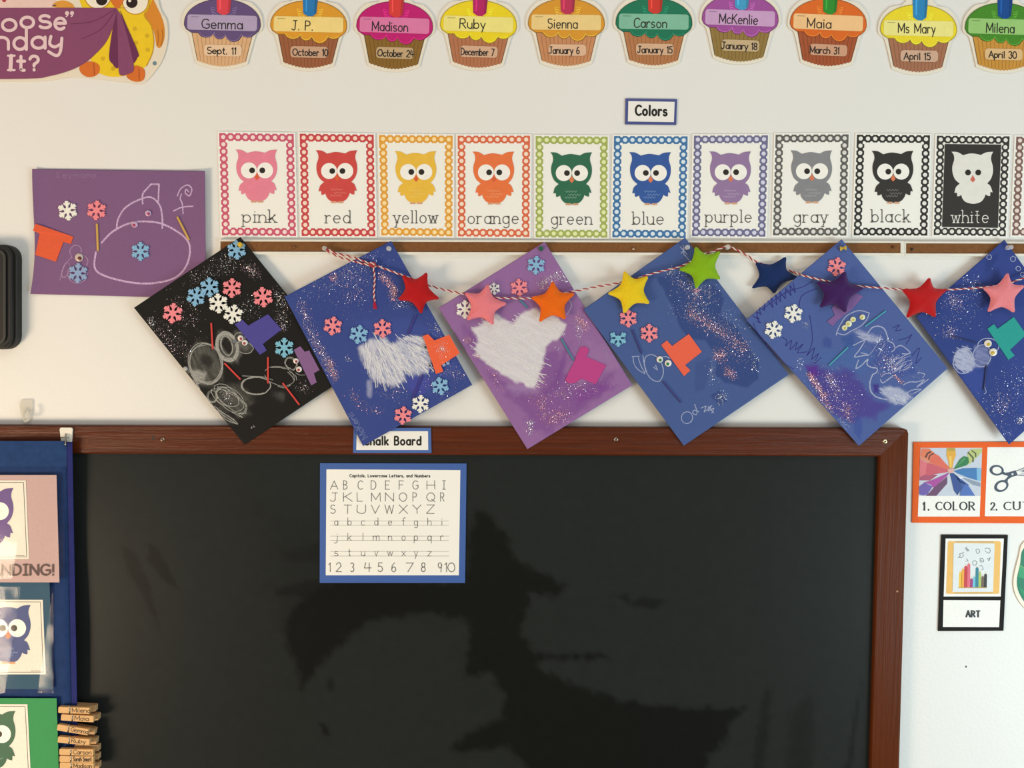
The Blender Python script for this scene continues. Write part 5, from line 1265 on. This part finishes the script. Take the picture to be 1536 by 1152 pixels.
star([(1394.5,416.5),(1420.3,434),(1403.7,476),(1359.9,477),(1353.6,434)], 'BA181C', 'stuffed red felt star on the right, between two blue pictures', .020)
star([(1512,409.3),(1537,428.8),(1522,469),(1482,468),(1475,431.7)], 'E8858C', 'stuffed pink felt star at the right edge', .024)

# ------------------------------------------------------------------ push pins
def pin(x, y, d, h, kind, label, ax=(0, -1, 0), s=1.0, oldpin=False):
    t = thing('push_pin', label, 'push pin', x, y, d)
    c = P(x, y, d)
    if oldpin: part('pin_head', t, lambda mb: mb.lathe(c, ax, [(.0016, 0), (.0024, .0004), (.0026, .0012), (.0018, .0022), (.0004, .0026)], M(h, kind), 10))
    else: part('pin_head', t, lambda mb: mb.lathe(c, ax, [(.0042*s, .001), (.0044*s, .0022), (.0026*s, .0032), (.0022*s, .006), (.0026*s, .0078), (.0040*s, .0088), (.0040*s, .0102), (.0030*s, .0108)], M(h, kind), 14))
    part('pin_shaft', t, lambda mb: mb.lathe(c, ax, [(.0005, -.006), (.0005, .001)], M('9A9A98', 'metal'), 6))
pin(361, 368, .0125, 'D8B02A', 'plastic', 'yellow push pin holding the black picture', (.15, -1, .1))
pin(584, 373.3, .0135, 'D8DCE4', 'clear', 'clear push pin at the top of the furry snowman picture')
pin(811.5, 373, .0105, '1B5A46', 'plastic', 'dark green push pin holding the violet picture')
pin(1030, 371.5, .0135, 'D8DCE4', 'clear', 'clear push pin at the top corner of the glitter band picture')
pin(1260, 373, .0165, 'C8A838', 'plastic', 'yellow push pin lying sideways in the purple scribble picture', (.75, -.6, .1))
pin(1512, 371.5, .0115, 'D8DCE4', 'clear', 'clear push pin holding the picture at the right edge')
pin(488, 373, .0058, 'D8D4CC', 'clear', 'clear push pin at the left end of the twine')
pin(1090, 371, .0058, 'ECE6DC', 'clear', 'clear push pin in the cork between the green and navy stars', s=1.1)
pin(441.5, 370.5, .0058, '9A6A4A', 'metal', 'small metal tack in the cork under the pink owl card', oldpin=True)
pin(950, 373.5, .0058, 'C8A890', 'metal', 'small shiny tack in the cork under the blue owl card', oldpin=True)
pin(1339, 370.5, .0058, '6A4028', 'metal', 'small brown tack just left of the white rail joint', oldpin=True)
pin(1367.5, 374, .0058, '2A1C14', 'matte', 'dark tack just right of the white rail joint', oldpin=True)
